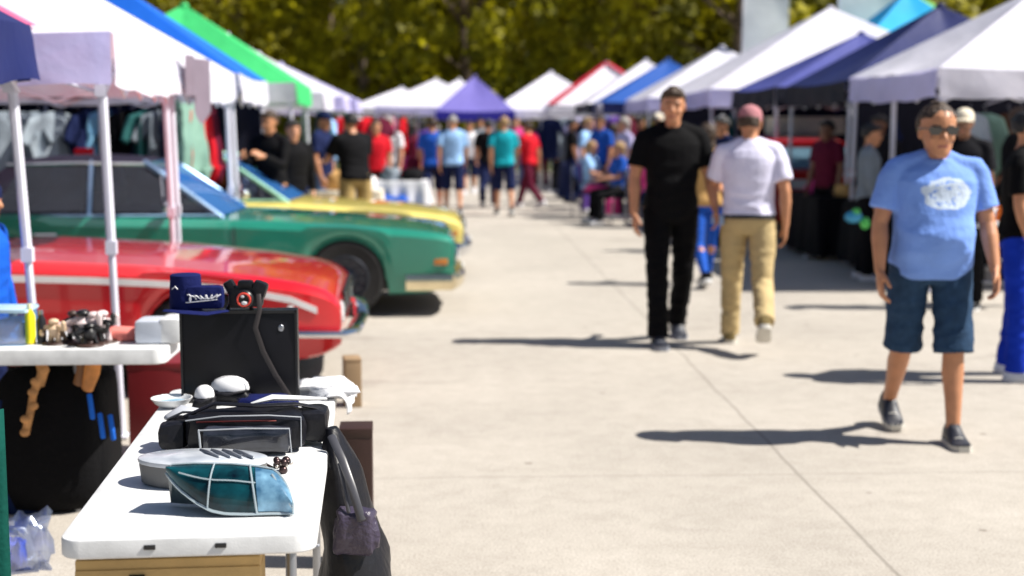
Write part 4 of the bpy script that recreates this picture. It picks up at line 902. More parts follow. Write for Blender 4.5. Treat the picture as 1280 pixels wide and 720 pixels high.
m = MB(); m.tube([(-.12, -.088, .095), (.1, -.09, .095)], [(.004, .002)]*2, 6); m.build('zip', M('dark_red_zip', (.15, .02, .015), .5), t)
m = MB(); m.tube([(.02, .05, .118), (.08, .07, .130), (.16, .08, .125), (.235, .10, .118)], [(.006, .003), (.022, .009), (.018, .007), (.008, .003)], 10, ref=(0, 1, 0)); m.build('white_flap', M('white_nylon', (.68, .69, .70), .5), t)
m = MB(); m.tube([(-.22, .03, .085), (-.18, .05, .105), (-.13, .05, .10)], [(.02, .008), (.035, .012), (.01, .006)], 10, ref=(0, 1, 0)); m.build('grey_flap', M('pale_grey_nylon', (.45, .47, .52), .5), t)
# trinket
tr_ = onT(352, 590); t = thing('metal_trinket', 'small dark metal trinket with chain beside the black bag', 'trinket', (tr_.x, tr_.y, ZT)); rr = random.Random(3)
m = MB()
for k in range(9): m.ell((rr.uniform(-.025, .025), rr.uniform(-.015, .02), rr.uniform(.008, .035)), (rr.uniform(.006, .013),)*3, 8)
m.tube([(-.02, 0, .01), (-.05, .02, .02), (-.07, .05, .03)], .004, 6); m.build('body', M('dark_bronze', (.05, .03, .03), .3, .6, .5, scale=60), t)
m = MB()
for k in range(4): m.ell((-.01+.012*k, -.018+.004*k, .02+.006*(k % 2)), (.0055,)*3, 8)
m.build('beads', M('silver_beads', (.6, .55, .5), .2, .8), t)
# black upright case
cb = onT(300, 503); w_ = (375-228)/378
t = thing('black_case', 'tall black hard case standing upright on the foreground table', 'case', (cb.x, cb.y+.04, ZT), R(1))
GBL = M('glossy_black', (.006, .006, .009), .4, 0, .5, scale=5, spec=.25)
MB().box((0, 0, .155), (.385, .07, .31), bev=.006).build('shell', GBL, t)
m = MB(); m.box((0, -.037, .305), (.385, .006, .01)); m.box((0, -.037, .005), (.385, .006, .01)); m.box((.19, -.037, .155), (.008, .006, .31)); m.box((-.19, -.037, .155), (.008, .006, .31)); m.build('edge_trim', M('dark_trim', (.02, .02, .022), .4, .3), t)
m = MB(); m.ell((.14, -.037, .25), (.010, .004, .012)); m.build('latch', STEEL, t)
MB().tube([(-.04, 0, .31), (-.03, 0, .335), (.03, 0, .335), (.04, 0, .31)], .007, 8).build('handle', BLACKP, t)
cw = (cb.x, cb.y+.04)
# navy cap on the case
ca = thing('baseball_cap', 'navy baseball cap with white script on its front, on top of the black case', 'cap', (P(238, 380, cw[1]).x, cw[1]-.01, ZT+.312), R(0)); NAV = cloth('navy_cap_cloth', (18, 26, 78))
m = MB(); rg = []
for z, k in ((0, 1), (.03, 1.0), (.06, .98), (.085, .95), (.115, .93), (.118, .85)): rg.append([Vector((.045*k*math.cos(a)*1.2-.012, .06*k*math.sin(a), z)) for a in np.linspace(0, 2*PI, 25)[:-1]])
m.loft(rg)
m.build('crown', NAV, ca)
m = MB(); m.box((.055, -.035, .045), (.13, .05, .078), bev=.018); m.build('front_panel', NAV, ca)
m = MB(); m.tube([(-.07, -.06, .004), (.0, -.075, .0), (.07, -.085, -.004), (.13, -.05, .0)], [(.02, .004), (.035, .005), (.035, .005), (.02, .004)], 10, ref=(0, 1, 0)); m.build('brim', NAV, ca)
sc1 = MB(); pts = []
for k in range(60):
    u = k/59; pts.append((.005+.105*u+.006*math.sin(u*38), -.0635, .045+.006*u+(.012 if u < .12 else .006)*math.sin(u*44+1)))
sc1.tube(pts, .0022, 5); sc1.tube([(.0, -.063, .03), (.02, -.063, .032), (.10, -.0625, .04)], .002, 5); sc1.tube([(-.045, -.058, .075), (-.035, -.06, .083), (-.028, -.06, .075)], .002, 5)
sc1.build('script', M('white_thread', (.8, .8, .85), .6), ca)
# black camera with strap
cc = thing('camera', 'black camera with red and white lens rings and a long strap, on the black case', 'camera', (P(308, 370, cw[1]).x, cw[1]-.005, ZT+.314))
m = MB(); m.box((0, 0, .04), (.115, .055, .07), bev=.016); m.box((0, -.005, .08), (.05, .045, .03), bev=.01); m.box((.045, -.005, .062), (.05, .05, .06), Matrix.Rotation(.35, 4, 'Y'), bev=.014); m.box((-.05, 0, .07), (.035, .04, .05), Matrix.Rotation(-.5, 4, 'Y'), bev=.01); m.build('body', LEA, cc)
rotx = Matrix.Translation((0, -.03, .035)) @ Matrix.Rotation(PI/2, 4, 'X')
m = MB(); m.lathe([(.03, -.01), (.03, .02), (.026, .024), (.02, .012), (0, .008)], rotx, 20); le = m.build('lens', BLACKP, cc)
m = MB(); m.tube([Vector((.021*math.cos(a), -.056, .035+.021*math.sin(a))) for a in np.linspace(0, 2*PI, 17)], .0035, 6, round_=False); m.build('red_ring', M('red_enamel', (.65, .06, .04), .3), le)
m = MB(); m.ell((.002, -.056, .024), (.011, .004, .007)); m.ell((-.004, -.056, .046), (.007, .004, .005)); m.build('white_mark', PLASTICW, le)
m = MB(); m.tube([(.045, -.03, .05), (.05, -.045, .0), (.035, -.05, -.06), (.06, -.052, -.14), (.10, -.055, -.22), (.15, -.07, -.295)], [(.0085, .0015)]*6, 8, ref=(1, 0, 0)); m.build('strap', M('brown_strap', (.035, .028, .028), .5), cc)
# white headphones / mitts in front of the case
for (px, py, r_, lb) in ((290, 480, (.066, .042, .040), 'large white rounded hat lying in front of the black case'), (258, 490, (.032, .034, .032), 'small white rounded hat left of the larger one on the table')):
    p = onT(px, py+20); o = thing('sun_hat', lb, 'hat', (p.x, p.y-.03, ZT+.05)); 
    m = MB(); m.loft([[Vector((r_[0]*k*math.cos(a), r_[1]*k*math.sin(a), z*r_[2])) for a in np.linspace(0, 2*PI, 25)[:-1]] for k, z in ((.98, -.2), (1, 0), (.93, .4), (.75, .72), (.42, .95), (.1, 1.02))]); m.build('crown', M('white_nylon2', (.78, .78, .8), .5), o)
    m = MB(); m.tube([(-r_[0]*.9, -r_[1]*.6, -.01), (0, -r_[1]*1.25, -.014), (r_[0]*.95, -r_[1]*.7, -.006)], [(.010, .003), (.02, .004), (.01, .003)], 8, ref=(0, 1, 0)); m.build('brim', LEA, o)
    lumpy('base', None, None, (0, .0, -.03), (r_[0]*1.15, r_[1]*1.05, .026), LEA, seed=px, parent=o)
p = onT(335, 512); lumpy('navy_cloth', 'crumpled navy cloth on the table in front of the black case', 'cloth', (p.x, p.y-.02, ZT+.022), (.09, .045, .028), NAV, 0, 4)
# dish, white cloth
p = onT(215, 508); t = thing('shallow_dish', 'shallow white dish with blue-tinted inside by the table edge', 'dish', (p.x, p.y, ZT), 0)
MB().lathe([(0, .004), (.04, .002), (.055, .012), (.068, .03), (.064, .03), (.05, .014), (0, .01)], seg=28).build('bowl', PLASTICW, t)
MB().lathe([(0, .0105), (.05, .0145), (.051, .016), (0, .012)], seg=28).build('glaze', LBL, t)
p = onT(405, 492); lumpy('white_cloth', 'bunched white cloth at the far right end of the foreground table', 'cloth', (p.x+.0, p.y+.0, ZT+.018), (.095, .10, .028), cloth('white_cotton', (225, 225, 228)), 0, 8, amp=.35)
m = MB(); e_ = G(432, 500, TZ)
def fc(u, v): return Vector((e_.x-.07+.075*math.sin(min(1, v*1.4)*PI/2)+.012*math.sin(u*17), e_.y-.02+.32*u, TZ+.012-.08*max(0, v-.35)+.006*math.sin(u*20+v*5)))
m.grid(fc, 24, 10); o = m.build('white_drape', MC['white_cotton']); sm = o.modifiers.new('s', 'SOLIDIFY'); sm.thickness = .004; tag(o, 'white cloth hanging over the right edge of the foreground table', 'cloth')
# black bag hanging at the right side
tB = thing('black_backpack', 'big black shiny backpack leaning on the right side of the foreground table', 'backpack', (0, 0, 0))
yb = 4.0; m = MB(); rg = []
for py, a, b, dy in ((720+90, 402, 505, .19), (720, 400, 488, .18), (680, 402, 476, .17), (640, 404, 464, .15), (600, 405, 452, .12), (570, 407, 440, .09), (548, 410, 430, .05), (534, 412, 422, .02)):
    pa, pb = P(a, py, yb), P(b, py, yb); c = (pa+pb)/2; rxx = (pb.x-pa.x)/2; rg.append([Vector((c.x+rxx*math.cos(q_)*(1+.08*math.sin(3*q_+py*.03)), yb+dy*math.sin(q_)*1.1, max(.012, c.z))) for q_ in np.linspace(0, 2*PI, 33)[:-1]])
m.loft(rg); me = m.mesh('shell', LEA); bm = bmesh.new(); bm.from_mesh(me); bmesh.ops.subdivide_edges(bm, edges=bm.edges[:], cuts=2, use_grid_fill=True)
for v in bm.verts: v.co += Vector((1, .6, .2))*.022*noise.noise(v.co*9)
bm.to_mesh(me); bm.free(); me.shade_smooth(); link('shell', me, tB)
m = MB(); m.tube([P(414, 545, yb-.06), P(428, 575, yb-.13), P(440, 610, yb-.17), P(452, 650, yb-.2)], [(.012, .004)]*4, 8, ref=(1, 0, 0)); m.tube([P(424, 580, yb-.13), P(436, 640, yb-.19)], [(.006, .003)]*2, 6); m.build('strap', M('grey_strap', (.06, .06, .07), .35), tB)
lumpy('pocket', None, None, tuple(P(445, 665, yb-.16)), (.06, .04, .07), M('purple_black_nylon', (.05, .04, .07), .35, bump=.5, bscale=40), 0, 2, parent=tB)
# brown board box behind the bag
p = G(447, 700, 0); boxthing('brown_box', 'dark brown upright box behind the black backpack', 'box', (P(446, 600, 5.2).x, 5.2, 0), (.125, .14, P(446, 536, 5.13).z), M('dark_brown_leatherette', (.035, .014, .010), .5), R(2))
p = G(440, 492, 0); boxthing('cardboard_box', 'small tan cardboard box under the red car nose', 'box', (P(440, 470, 8.2).x, 8.2, 0), (.10, .16, P(440, 446, 8.2).z), M('cardboard', (.30, .20, .11), .8), R(10))
# ---- back table
BW = G(228, 418, TZ).x; by = G(228, 448, .70).y
folding_table('second white folding table crossing behind the foreground one', (BW-1.0, by+.30), 2.0, .60, 0, TZ, th=.065, inset=.42)
boxthing('red_bin', 'dark red storage bin past the right end of the second table', 'bin', (P(204, 480, 7.0).x, 7.0, 0), (.28, .36, .50), M('dark_red_plastic', (.16, .006, .01), .45), 0)
PB = lambda px, py, dy=0.: P(px, py, by+.15+dy)
def bottle(label, px, h, r, mat, cap, dy=0): 
    p = PB(px, 415, dy); t = thing('bottle', label, 'bottle', (p.x, by+.15+dy, ZT)); MB().lathe([(0, 0), (r, .003), (r, h*.7), (r*.5, h*.85), (r*.45, h*.9)], seg=18).build('body', mat, t); MB().lathe([(r*.5, h*.88), (r*.5, h), (0, h)], seg=14).build('cap', cap, t)
bottle('bright yellow bottle with pale cap on the second table', 38, .17, .022, M('yellow_plastic', (.85, .70, .01), .35), M('pale_yellow', (.8, .8, .5), .4))
bottle('dark slim bottle beside the yellow bottle', 52, .14, .02, BLACKP, STEEL, .02)
t = boxthing('plastic_tub', 'clear blue plastic tub at the left end of the second table', 'tub', (PB(12, 415).x, by+.2, ZT), (.17, .2, .15), glass('blue_clear_plastic', (.45, .72, .9), .25, .2), 0, .02, lid=M('pale_blue_lid', (.45, .65, .8), .3))
lumpy('bunched_bags', 'crumpled blue and white packets inside the plastic tub', 'packets', (PB(12, 415).x, by+.2, ZT+.055), (.06, .07, .05), cloth('blue_packet', (90, 140, 200)), 0, 3)
wt = thing('storage_box', 'white plastic storage box with rounded lid on the right end of the second table', 'box', (PB(198, 415).x, by+.2, ZT)); MB().box((0, 0, .05), (.19, .17, .10), bev=.02).build('body', M('frosted_plastic', (.52, .56, .64), .4), wt); MB().box((.055, 0, .055), (.095, .175, .108), bev=.02).build('end_cap', PLASTICW, wt)
FW = [M('cream_wood', (.62, .45, .30), .5), M('pink_white_ceramic', (.72, .60, .60), .3), BLACKP, M('dark_brown_wood', (.05, .025, .02), .5), M('coral_cloth', (.7, .2, .17), .7)]
def figure(label, px, h, mi, seed, w=.045, dy=0.):
    w *= 1.45
    rr = random.Random(seed); t = thing('figurine', label, 'figurine', (PB(px, 415, dy).x, by+.15+dy, ZT), rr.uniform(-.6, .6), 'small figurines on the second table')
    m = MB(); m.lathe([(0, 0), (w*.8, .0), (w*.75, .008), (0, .01)], seg=14); m.build('base', FW[3], t)
    m = MB(); m.tube([(-w*.3, 0, .01), (-w*.25, 0, h*.35), (0, 0, h*.45)], [w*.2, w*.18, w*.25], 8); m.tube([(w*.35, 0, .01), (w*.25, 0, h*.35), (0, 0, h*.45)], [w*.2, w*.18, w*.25], 8); m.tube([(0, 0, h*.4), (0, 0, h*.6), (0, 0, h*.76)], [w*.32, w*.42, w*.2], 10)
    m.tube([(-w*.3, 0, h*.68), (-w*.9, -.01, h*.52), (-w*.6, -.03, h*.4)], [w*.17]*3, 7); m.tube([(w*.3, 0, h*.68), (w*.95, -.01, h*.62), (w*1.0, -.02, h*.85)], [w*.17]*3, 7); m.build('torso', FW[mi[0]], t)
    m = MB(); m.ell((0, -.002, h*.87), (w*.34, w*.36, h*.11)); m.build('head', FW[mi[1]], t)
figure('pale wooden figurine next to the dark slim bottle', 68, .11, (0, 0), 1); figure('small cream figurine right of the pale wooden one', 76, .09, (0, 1), 2, .035, .04)
figure('dark figurine with arm raised in the crowd of figurines', 92, .14, (2, 3), 3, dy=.05); figure('tall black and white figurine at the middle of the table', 105, .15, (1, 2), 4, .06); figure('black figurine with pink head leaning right', 118, .14, (2, 1), 5, .055)
figure('low black figurine in front of the taller ones', 112, .10, (2, 2), 6, .05, -.06); figure('pinkish white figurine near the tent leg', 129, .14, (1, 1), 7, .05, .04)
p = PB(150, 412); lumpy('coral_cloth', 'folded coral cloth behind the tent leg on the second table', 'cloth', (p.x, by+.25, ZT+.025), (.08, .05, .03), FW[4], 0, 9)
# under the back table
TAN = M('tan_leather', (.50, .24, .08), .55, 0, .35, scale=20, bump=.3); BLU = cloth('bright_blue_stripe', (40, 110, 220)); 
lumpy('black_duffel', 'large black duffel bag filling the space under the second table', 'bag', (P(66, 520, by+.34).x, by+.34, .30), (.25, .22, .34), BLACKC, 0, 3, amp=.06)
lumpy('black_sack', 'second black sack right of the large duffel under the table', 'sack', (P(114, 520, by+.30).x, by+.38, .27), (.085, .2, .32), BLACKC, 0, 6, amp=.1)
boxthing('navy_crate', 'navy crate at the left under the second table', 'crate', (P(22, 520, by+.25).x, by+.3, 0), (.2, .3, .50), cloth('navy_crate_fabric', (18, 34, 70)))
def strapthing(label, pts, r, mat, n=None):
    t = thing('leather_strap', label, 'strap', (0, 0, 0)); m = MB(); m.tube(pts, r, 8); m.build('strap', mat, t)
    if n:
        k = MB()
        for i in range(n):
            f = i/(n-1); j = min(len(pts)-2, int(f*(len(pts)-1))); g_ = f*(len(pts)-1)-j; c = Vector(pts[j]).lerp(Vector(pts[j+1]), g_); k.ell(c+Vector((.012*math.sin(i*2.1), -.012, 0)), (.022, .014, .018), 8)
        k.build('knots', mat, t)
Q = lambda px, py, dy=.06: P(px, py, by+dy)
strapthing('tan leather strap with knots hanging under the left of the second table', [Q(55, 446), Q(52, 470), Q(42, 490), Q(38, 515), Q(32, 540)], [.018, .02, .016, .016, .018], TAN, 7)
strapthing('broad tan leather band hanging under the middle of the second table', [Q(48, 446, .09), Q(54, 462, .09), Q(52, 482, .09)], [(.022, .008), (.026, .008), (.012, .006)], TAN)
strapthing('orange-tan leather holster hanging under the second table', [Q(118, 446), Q(115, 465), Q(109, 487)], [(.032, .012), (.034, .012), (.024, .01)], M('orange_leather', (.62, .24, .06), .5, 0, .3, scale=15))
strapthing('dark brown leather band hanging left of the orange holster', [Q(101, 446, .08), Q(103, 462, .08), Q(98, 480, .08)], [(.024, .01)]*3, M('brown_leather', (.22, .09, .03), .5))
for px, py, lb in ((114, 508, 'blue stripe tag highest of three on the black sack'), (127, 532, 'blue stripe tag low on the black sack, middle of three'), (140, 534, 'blue stripe tag at the right of the black sack')):
    m = MB(); c = Q(px, py, .12); m.tube([c+Vector((-.006, 0, .05)), c+Vector((.006, -.006, -.05))], [(.011, .006)]*2, 8); tag(m.build('blue_tag', BLU), lb, 'tag')
# curtain at left edge, plastic bag
m = MB(); x0 = P(3, 600, 4.0).x
def fcur(u, v): return Vector((x0-.35+.36*u, 4.0+.03*math.sin(u*25), .03+.83*v))
m.grid(fcur, 30, 6); o = m.build('green_curtain', cloth('dark_green_cloth', (8, 70, 62))); md = o.modifiers.new('s', 'SOLIDIFY'); md.thickness = .006; tag(o, 'dark green cloth hanging at the left edge of the photo', 'cloth')
p = G(36, 708); lumpy('plastic_bag', 'crumpled translucent plastic bag on the pavement at the lower left', 'plastic bag', (p.x, p.y, .09), (.075, .07, .10), glass('bag_plastic', (.75, .8, .95), .35, .3), 0, 12, amp=.5, freq=5)
p = G(30, 712); lumpy('blue_wrapper', 'small blue wrapper beside the plastic bag', 'wrapper', (p.x-.03, p.y+.02, .05), (.03, .03, .06), cloth('blue_wrap', (90, 110, 210)), 0, 2, amp=.4)
# ---- goods behind the cars, left row
GC = dict(pale=(160, 172, 182), grey=(120, 130, 140), dark=(22, 22, 28), navy=(22, 32, 70), red=(200, 25, 40), ltblue=(130, 185, 220), teal=(40, 90, 90), mint=(130, 165, 150), white=(225, 225, 230), blue=(35, 85, 180), maroon=(90, 20, 45), tan=(190, 150, 95), pink=(215, 70, 140), brown=(80, 50, 35), black=(14, 14, 18), purple=(90, 60, 140), orange=(220, 110, 40), lilac=(185, 180, 220), sky=(150, 190, 235), teal2=(25, 160, 175), khaki=(170, 145, 95), jeans=(60, 85, 125), cream=(225, 215, 195))
CLM = {k: cloth('cloth_'+k, v) for k, v in GC.items()}
rack('clothes rail of pale garments above the green car roof', P(40, 150, 13.9).x, 13.9, 1.3); 
for i, (px, c, rz_) in enumerate(((8, 'pale', .1), (22, 'grey', -.1), (48, 'pale', 0), (70, 'pale', .5))):
    garment(('pale grey shirt at the left end of the rail', 'grey-blue shirt second on the rail', 'pale broad shirt in the middle of the rail', 'pale shirt turned sideways at the rail end')[i], P(px, 150, 13.9).x, 13.85+.02*i, 1.76, CLM[c], rz_, w=.5 if i != 1 else .44)
rack('clothes rail of dark garments between the tent legs', P(160, 150, 14.1).x, 14.1, 1.6)
for i, (px, c, rz_, w) in enumerate(((100, 'dark', .3, .48), (118, 'navy', 1.0, .48), (136, 'ltblue', .2, .40), (150, 'navy', 0, .48), (168, 'black', .3, .48), (188, 'teal', .9, .44), (206, 'grey', .6, .44), (222, 'navy', .2, .44))):
    garment(GC and ('black', 'navy edge-on', 'light blue slim', 'wide navy', 'black wide', 'dark teal edge-on', 'blue-grey', 'short navy')[i]+' garment on the rail of dark clothes'+(' by its left end' if i < 2 else ' by its right end' if i > 5 else ' near its middle'), P(px, 150, 14.1).x, 14.05+.02*(i % 2), 1.78, CLM[c], rz_, w=w)
for px, c, y, lb in ((237, 'mint', 13.7, 'pale mint garment hanging beside the red one'), (248, 'red', 13.9, 'bright red garment hanging by the tent leg'), (256, 'maroon', 14.3, 'maroon garment hanging just past the red one')): garment(lb, P(px, 150, y).x, y, 1.9, CLM[c], 1.1, w=.4, h=.9, kind='coat')
MB_ = MB().box((P(105, 188, 13.3).x, 13.3, 1.36), (.16, .12, .12), bev=.02); tag(MB_.build('red_bag', CLM['red']), 'small red bag hanging under the rail of dark clothes', 'bag')
for y, px0, w, col, lb in ((16.8, 285, .9, 'navy', 'navy cloth on the vendor table left of the black-shirted vendors'), (18.6, 430, 1.0, 'cream', 'cream cloth over the table behind the yellow car'), (21.6, 500, .85, 'white', 'white cloth over the table next to the walking pair'), (25.5, 480, 1.6, 'red', 'red cloth on the far left vendor table')):
    x = P(px0, 200, y).x; folding_table(lb.replace('cloth on', 'draped folding table at').replace('cloth over', 'draped folding table at') if False else 'folding table under the '+lb.split(' ')[0]+' cloth in the left row', (x, y), w-.04, .6, 0, .73); tablecloth(lb, (x, y), w, .64, CLM[col], drop=.35 if col == 'white' else .68)
x = P(500, 200, 21.3).x
lumpy('blue_bag', 'bright blue bag under the white-draped table', 'bag', (x-.1, 21.15, .27), (.26, .16, .27), CLM['blue'], 0, 5); lumpy('dark_bag', 'black bag under the white-draped table beside the blue bag', 'bag', (x+.25, 21.2, .2), (.18, .16, .2), CLM['black'], 0, 7)
rr = random.Random(21)
for i, (px, y, z, c, lb) in enumerate(((300, 16.7, .9, 'white', 'white bundle on the navy cloth'), (275, 16.7, .9, 'orange', 'orange bundle at the left of the navy cloth'), (318, 16.8, .86, 'brown', 'brown bundle at the right of the navy cloth'),
   (420, 18.6, .9, 'tan', 'tan bag on the cream cloth'), (455, 18.5, .87, 'white', 'white bundle on the cream cloth'), (478, 25.4, .92, 'white', 'white heap among the red goods'), (455, 25.4, .95, 'red', 'red heap at the left of the far left table'), (500, 25.4, .92, 'pink', 'pink heap on the far left table'), (515, 25.4, .9, 'maroon', 'maroon heap at the right of the far left table'), (490, 21.6, .86, 'grey', 'grey bag on the white-draped table'), (515, 21.6, .83, 'black', 'black pouch on the white-draped table'))):
    lumpy('goods_bundle', lb, 'bundle', (P(px, 200, y).x, y, z-.02), (.15, .13, .13), CLM[c], rr.uniform(0, 3), i, sub=2, amp=.3)
for i, (px, y, c) in enumerate(((430, 23.5, 'red'), (446, 23.6, 'white'), (462, 23.5, 'red'), (478, 23.6, 'maroon'), (492, 26.5, 'pink'), (506, 26.6, 'red'), (400, 20.0, 'navy'), (410, 20.0, 'sky'))):
    garment(('red', 'white', 'second red', 'maroon', 'pink', 'far red', 'navy', 'sky blue')[i]+' garment hung under the white tents of the left row', P(px, 160, y).x, y, 1.72, CLM[c], .3*i, w=.44)
rack('clothes rail with red and white garments in the left row', P(454, 160, 23.55).x, 23.55, 1.1, h=1.8); rack('clothes rail with pink and far red garments', P(499, 160, 26.55).x, 26.55, .7, h=1.8); rack('clothes rail with navy and sky blue garments', P(405, 160, 20).x, 20.0, .6, h=1.8)
# ---- right row goods
for y, x, w, d, col, lb, grp in ((15.0, 4.95, .8, 2.2, 'black', 'black cloth over the long table under the lavender-shaded tent', 0), (17.3, 4.75, .8, 1.6, 'black', 'black cloth over the table under the deep navy tent', 0), (26.2, 4.2, .9, 3.2, 'black', 'black cloth over the table under the tall white tent', 0), (30.0, 3.0, 1.3, .8, 'navy', 'navy cloth over the table standing out into the aisle', 0), (33.6, 3.1, 1.2, .9, 'navy', 'navy cloth over the table before the blue tent', 0)):
    folding_table('folding table under the '+lb.split(' cloth over ')[0]+' cloth'+lb.split('table')[1], (x, y), w-.05, d-.05, 0, .73); tablecloth(lb, (x, y), w, d, CLM[col])
rack('clothes rail facing the aisle before the blue tent', P(705, 160, 29.0).x, 29.0, .95, h=1.8)
for i, (px, c) in enumerate(((687, 'navy'), (699, 'grey'), (711, 'pale'), (722, 'lilac'))): garment(('navy', 'slate grey', 'pale grey', 'lilac')[i]+' garment on the rail standing in the aisle', P(px, 160, 29).x, 28.95+.03*i, 1.72, CLM[c], .2*i-.3, w=.42, h=.85)
for i, (px, y, c, w) in enumerate(((740, 27.6, 'navy', .44), (756, 27.3, 'blue', .44), (770, 27, 'purple', .44), (785, 26.6, 'maroon', .44), (905, 22.0, 'white', .44), (916, 22.0, 'teal', .44), (1085, 16.6, 'grey', .48), (1110, 16.5, 'navy', .48), (1215, 14.6, 'pale', .4), (1232, 14.6, 'mint', .4), (1262, 14.9, 'brown', .44), (1278, 14.9, 'red', .44))):
    garment(('navy', 'bright blue', 'purple', 'maroon', 'white', 'teal', 'grey', 'dark navy', 'pale grey', 'mint', 'brown', 'red')[i]+' garment hung '+('beside the seated visitors' if i < 4 else 'under the slate-blue tent' if i < 6 else 'at the back of the lavender-shaded tent' if i < 8 else 'under the front of the lavender-shaded tent'), P(px, 160, y).x, y, 1.75, CLM[c], .25*i, w=w)
rr = random.Random(4)
gl = [('blue', 'blue'), ('white', 'white'), ('mint', 'pale green'), ('tan', 'tan'), ('orange', 'orange'), ('grey', 'grey'), ('teal2', 'teal'), ('pink', 'pink')]
for ti, (x, y0, y1, nm) in enumerate(((4.9, 14.1, 15.9, 'lavender-shaded'), (4.7, 16.7, 17.9, 'deep navy'), (4.15, 25, 27.4, 'tall white'))):
    for k in range(6):
        c, cn = gl[(k+ti*3) % 8]; y = y0+(y1-y0)*k/5; xx = x+rr.uniform(-.2, .2)
        if k % 2: boxthing('goods_box', cn+' box on the table under the '+nm+' tent', 'box', (xx, y, .762), (rr.uniform(.12, .22), rr.uniform(.12, .2), rr.uniform(.08, .2)), CLM[c], rr.uniform(-.5, .5), group='goods on the right-hand tables')
        else: lumpy('goods_bundle', cn+' bundle on the table under the '+nm+' tent', 'bundle', (xx, y, .83), (.12, .11, .09), CLM[c], rr.uniform(0, 3), k+ti*9, sub=2, amp=.3, group='goods on the right-hand tables')
t = thing('inflatable_toy', 'small green and blue inflatable toy tied near the front tent leg', 'toy', (P(1072, 270, 13.6).x, 13.6, P(1072, 275, 13.6).z)); m = MB(); m.ell((-.04, 0, .03), (.09, .06, .06)); m.build('body', M('cyan_vinyl', (.05, .35, .6), .3), t); m = MB(); m.ell((.07, -.02, -.03), (.05, .05, .06)); m.ell((-.02, -.02, .085), (.04, .04, .035)); m.build('head', M('green_vinyl', (.1, .6, .12), .3), t)
# awning box under navy tent
boxthing('cream_cooler', 'long cream box on top of the red hatchback', 'roof box', (P(1020, 160, 20.5).x, 21.2, 1.47), (1.05, .8, .26), CLM['cream'])
# extra tent leg and small white table at right
folding_table('small white folding table near the right edge', (P(1262, 240, 12.4).x, 12.4), .8, .5, 0, .78)
for i, (px, c, n_) in enumerate(((1235, 'white', 'white'), (1252, 'orange', 'orange'), (1270, 'brown', 'brown'))): lumpy('goods_bundle', n_+' bundle on the small white table at the right edge', 'bundle', (P(px, 240, 12.4).x, 12.4, .84), (.08, .08, .07), CLM[c], 0, i+50, sub=2, amp=.3)
# dark vans / storage at the back of left and right rows
def van(label, x, y, rz, mat, grp=None):
    t = thing('parked_van', label, 'van', (x, y, 0), rz, grp); m = MB(); rg = []
    for d, zt, zb in ((0, 1.0, .35), (.1, 1.12, .3), (.9, 1.25, .3), (1.0, 1.3, .3), (1.6, 2.0, .3), (1.8, 2.08, .3), (4.8, 2.08, .3), (4.95, 1.9, .35)):
        rg.append([Vector((s*w, d, z)) for s, w, z in ((-1, .9, zb), (-1, .98, .7), (-1, .96, min(zt-.06, 1.2)), (-1, .86, zt-.05), (-1, .72, zt), (1, .72, zt), (1, .86, zt-.05), (1, .96, min(zt-.06, 1.2)), (1, .98, .7), (1, .9, zb))])
    m.loft(rg); m.build('body', mat, t)
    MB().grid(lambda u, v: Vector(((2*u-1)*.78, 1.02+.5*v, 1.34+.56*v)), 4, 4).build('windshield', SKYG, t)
    for s in (-1, 1):
        MB().box((s*.93, 2.4, 1.6), (.03, 1.0, .45), bev=.01).build('side_window', BLACKP, t); MB().box((s*.93, 3.8, 1.6), (.03, 1.0, .45), bev=.01).build('side_window', BLACKP, t); MB().box((s*.72, .0, .8), (.26, .06, .2), bev=.02).build('headlight', LENS, t)
        for d in (.9, 4.0):
            w_ = bpy.data.objects.new('wheel', None); COL.objects.link(w_); w_.parent = t; w_.location = (s*.86, d, .332); w_.rotation_euler = (0, 0, s*PI/2); link('tyre', WM[0], w_); link('rim', WM[1], w_)
DK = M('black_van_paint', (.012, .013, .018), .3, 0, .2, coat=1)
van('black van behind the rail of pale garments', -5.6, 15.0, R(75), DK); van('black van parked behind the lavender-shaded tent', 9.3, 14.5, R(-85), DK); van('dark navy van behind the slate-blue tent', 9.2, 20.5, R(-88), M('navy_van_paint', (.01, .015, .05), .3, coat=1)); van('black van at the back of the left row by the green tent', -6.2, 20.5, R(85), DK)
# ------------------------------------------------------------------ people
C_ = CLM
BLUESHIRT = cloth('light_blue_shirt', (122, 158, 232), bump=.3, bscale=30); BLK = cloth('black_tee', (6, 6, 9)); LAV = cloth('white_polo', (222, 220, 245), bump=.2)
DENIM = M('denim_shorts', (.026, .058, .115), .85, 0, .2, scale=26, bump=.25, spec=.15); KH = cloth('khaki_trousers', (184, 163, 120), bump=.35, bscale=30); JN = cloth('royal_blue_trousers', (16, 50, 170))
SHB = M('black_shoe', (.015, .018, .03), .5); SHK = cloth('khaki_shoe', (120, 105, 70)); SOLE = M('pale_sole', (.55, .53, .48), .6)
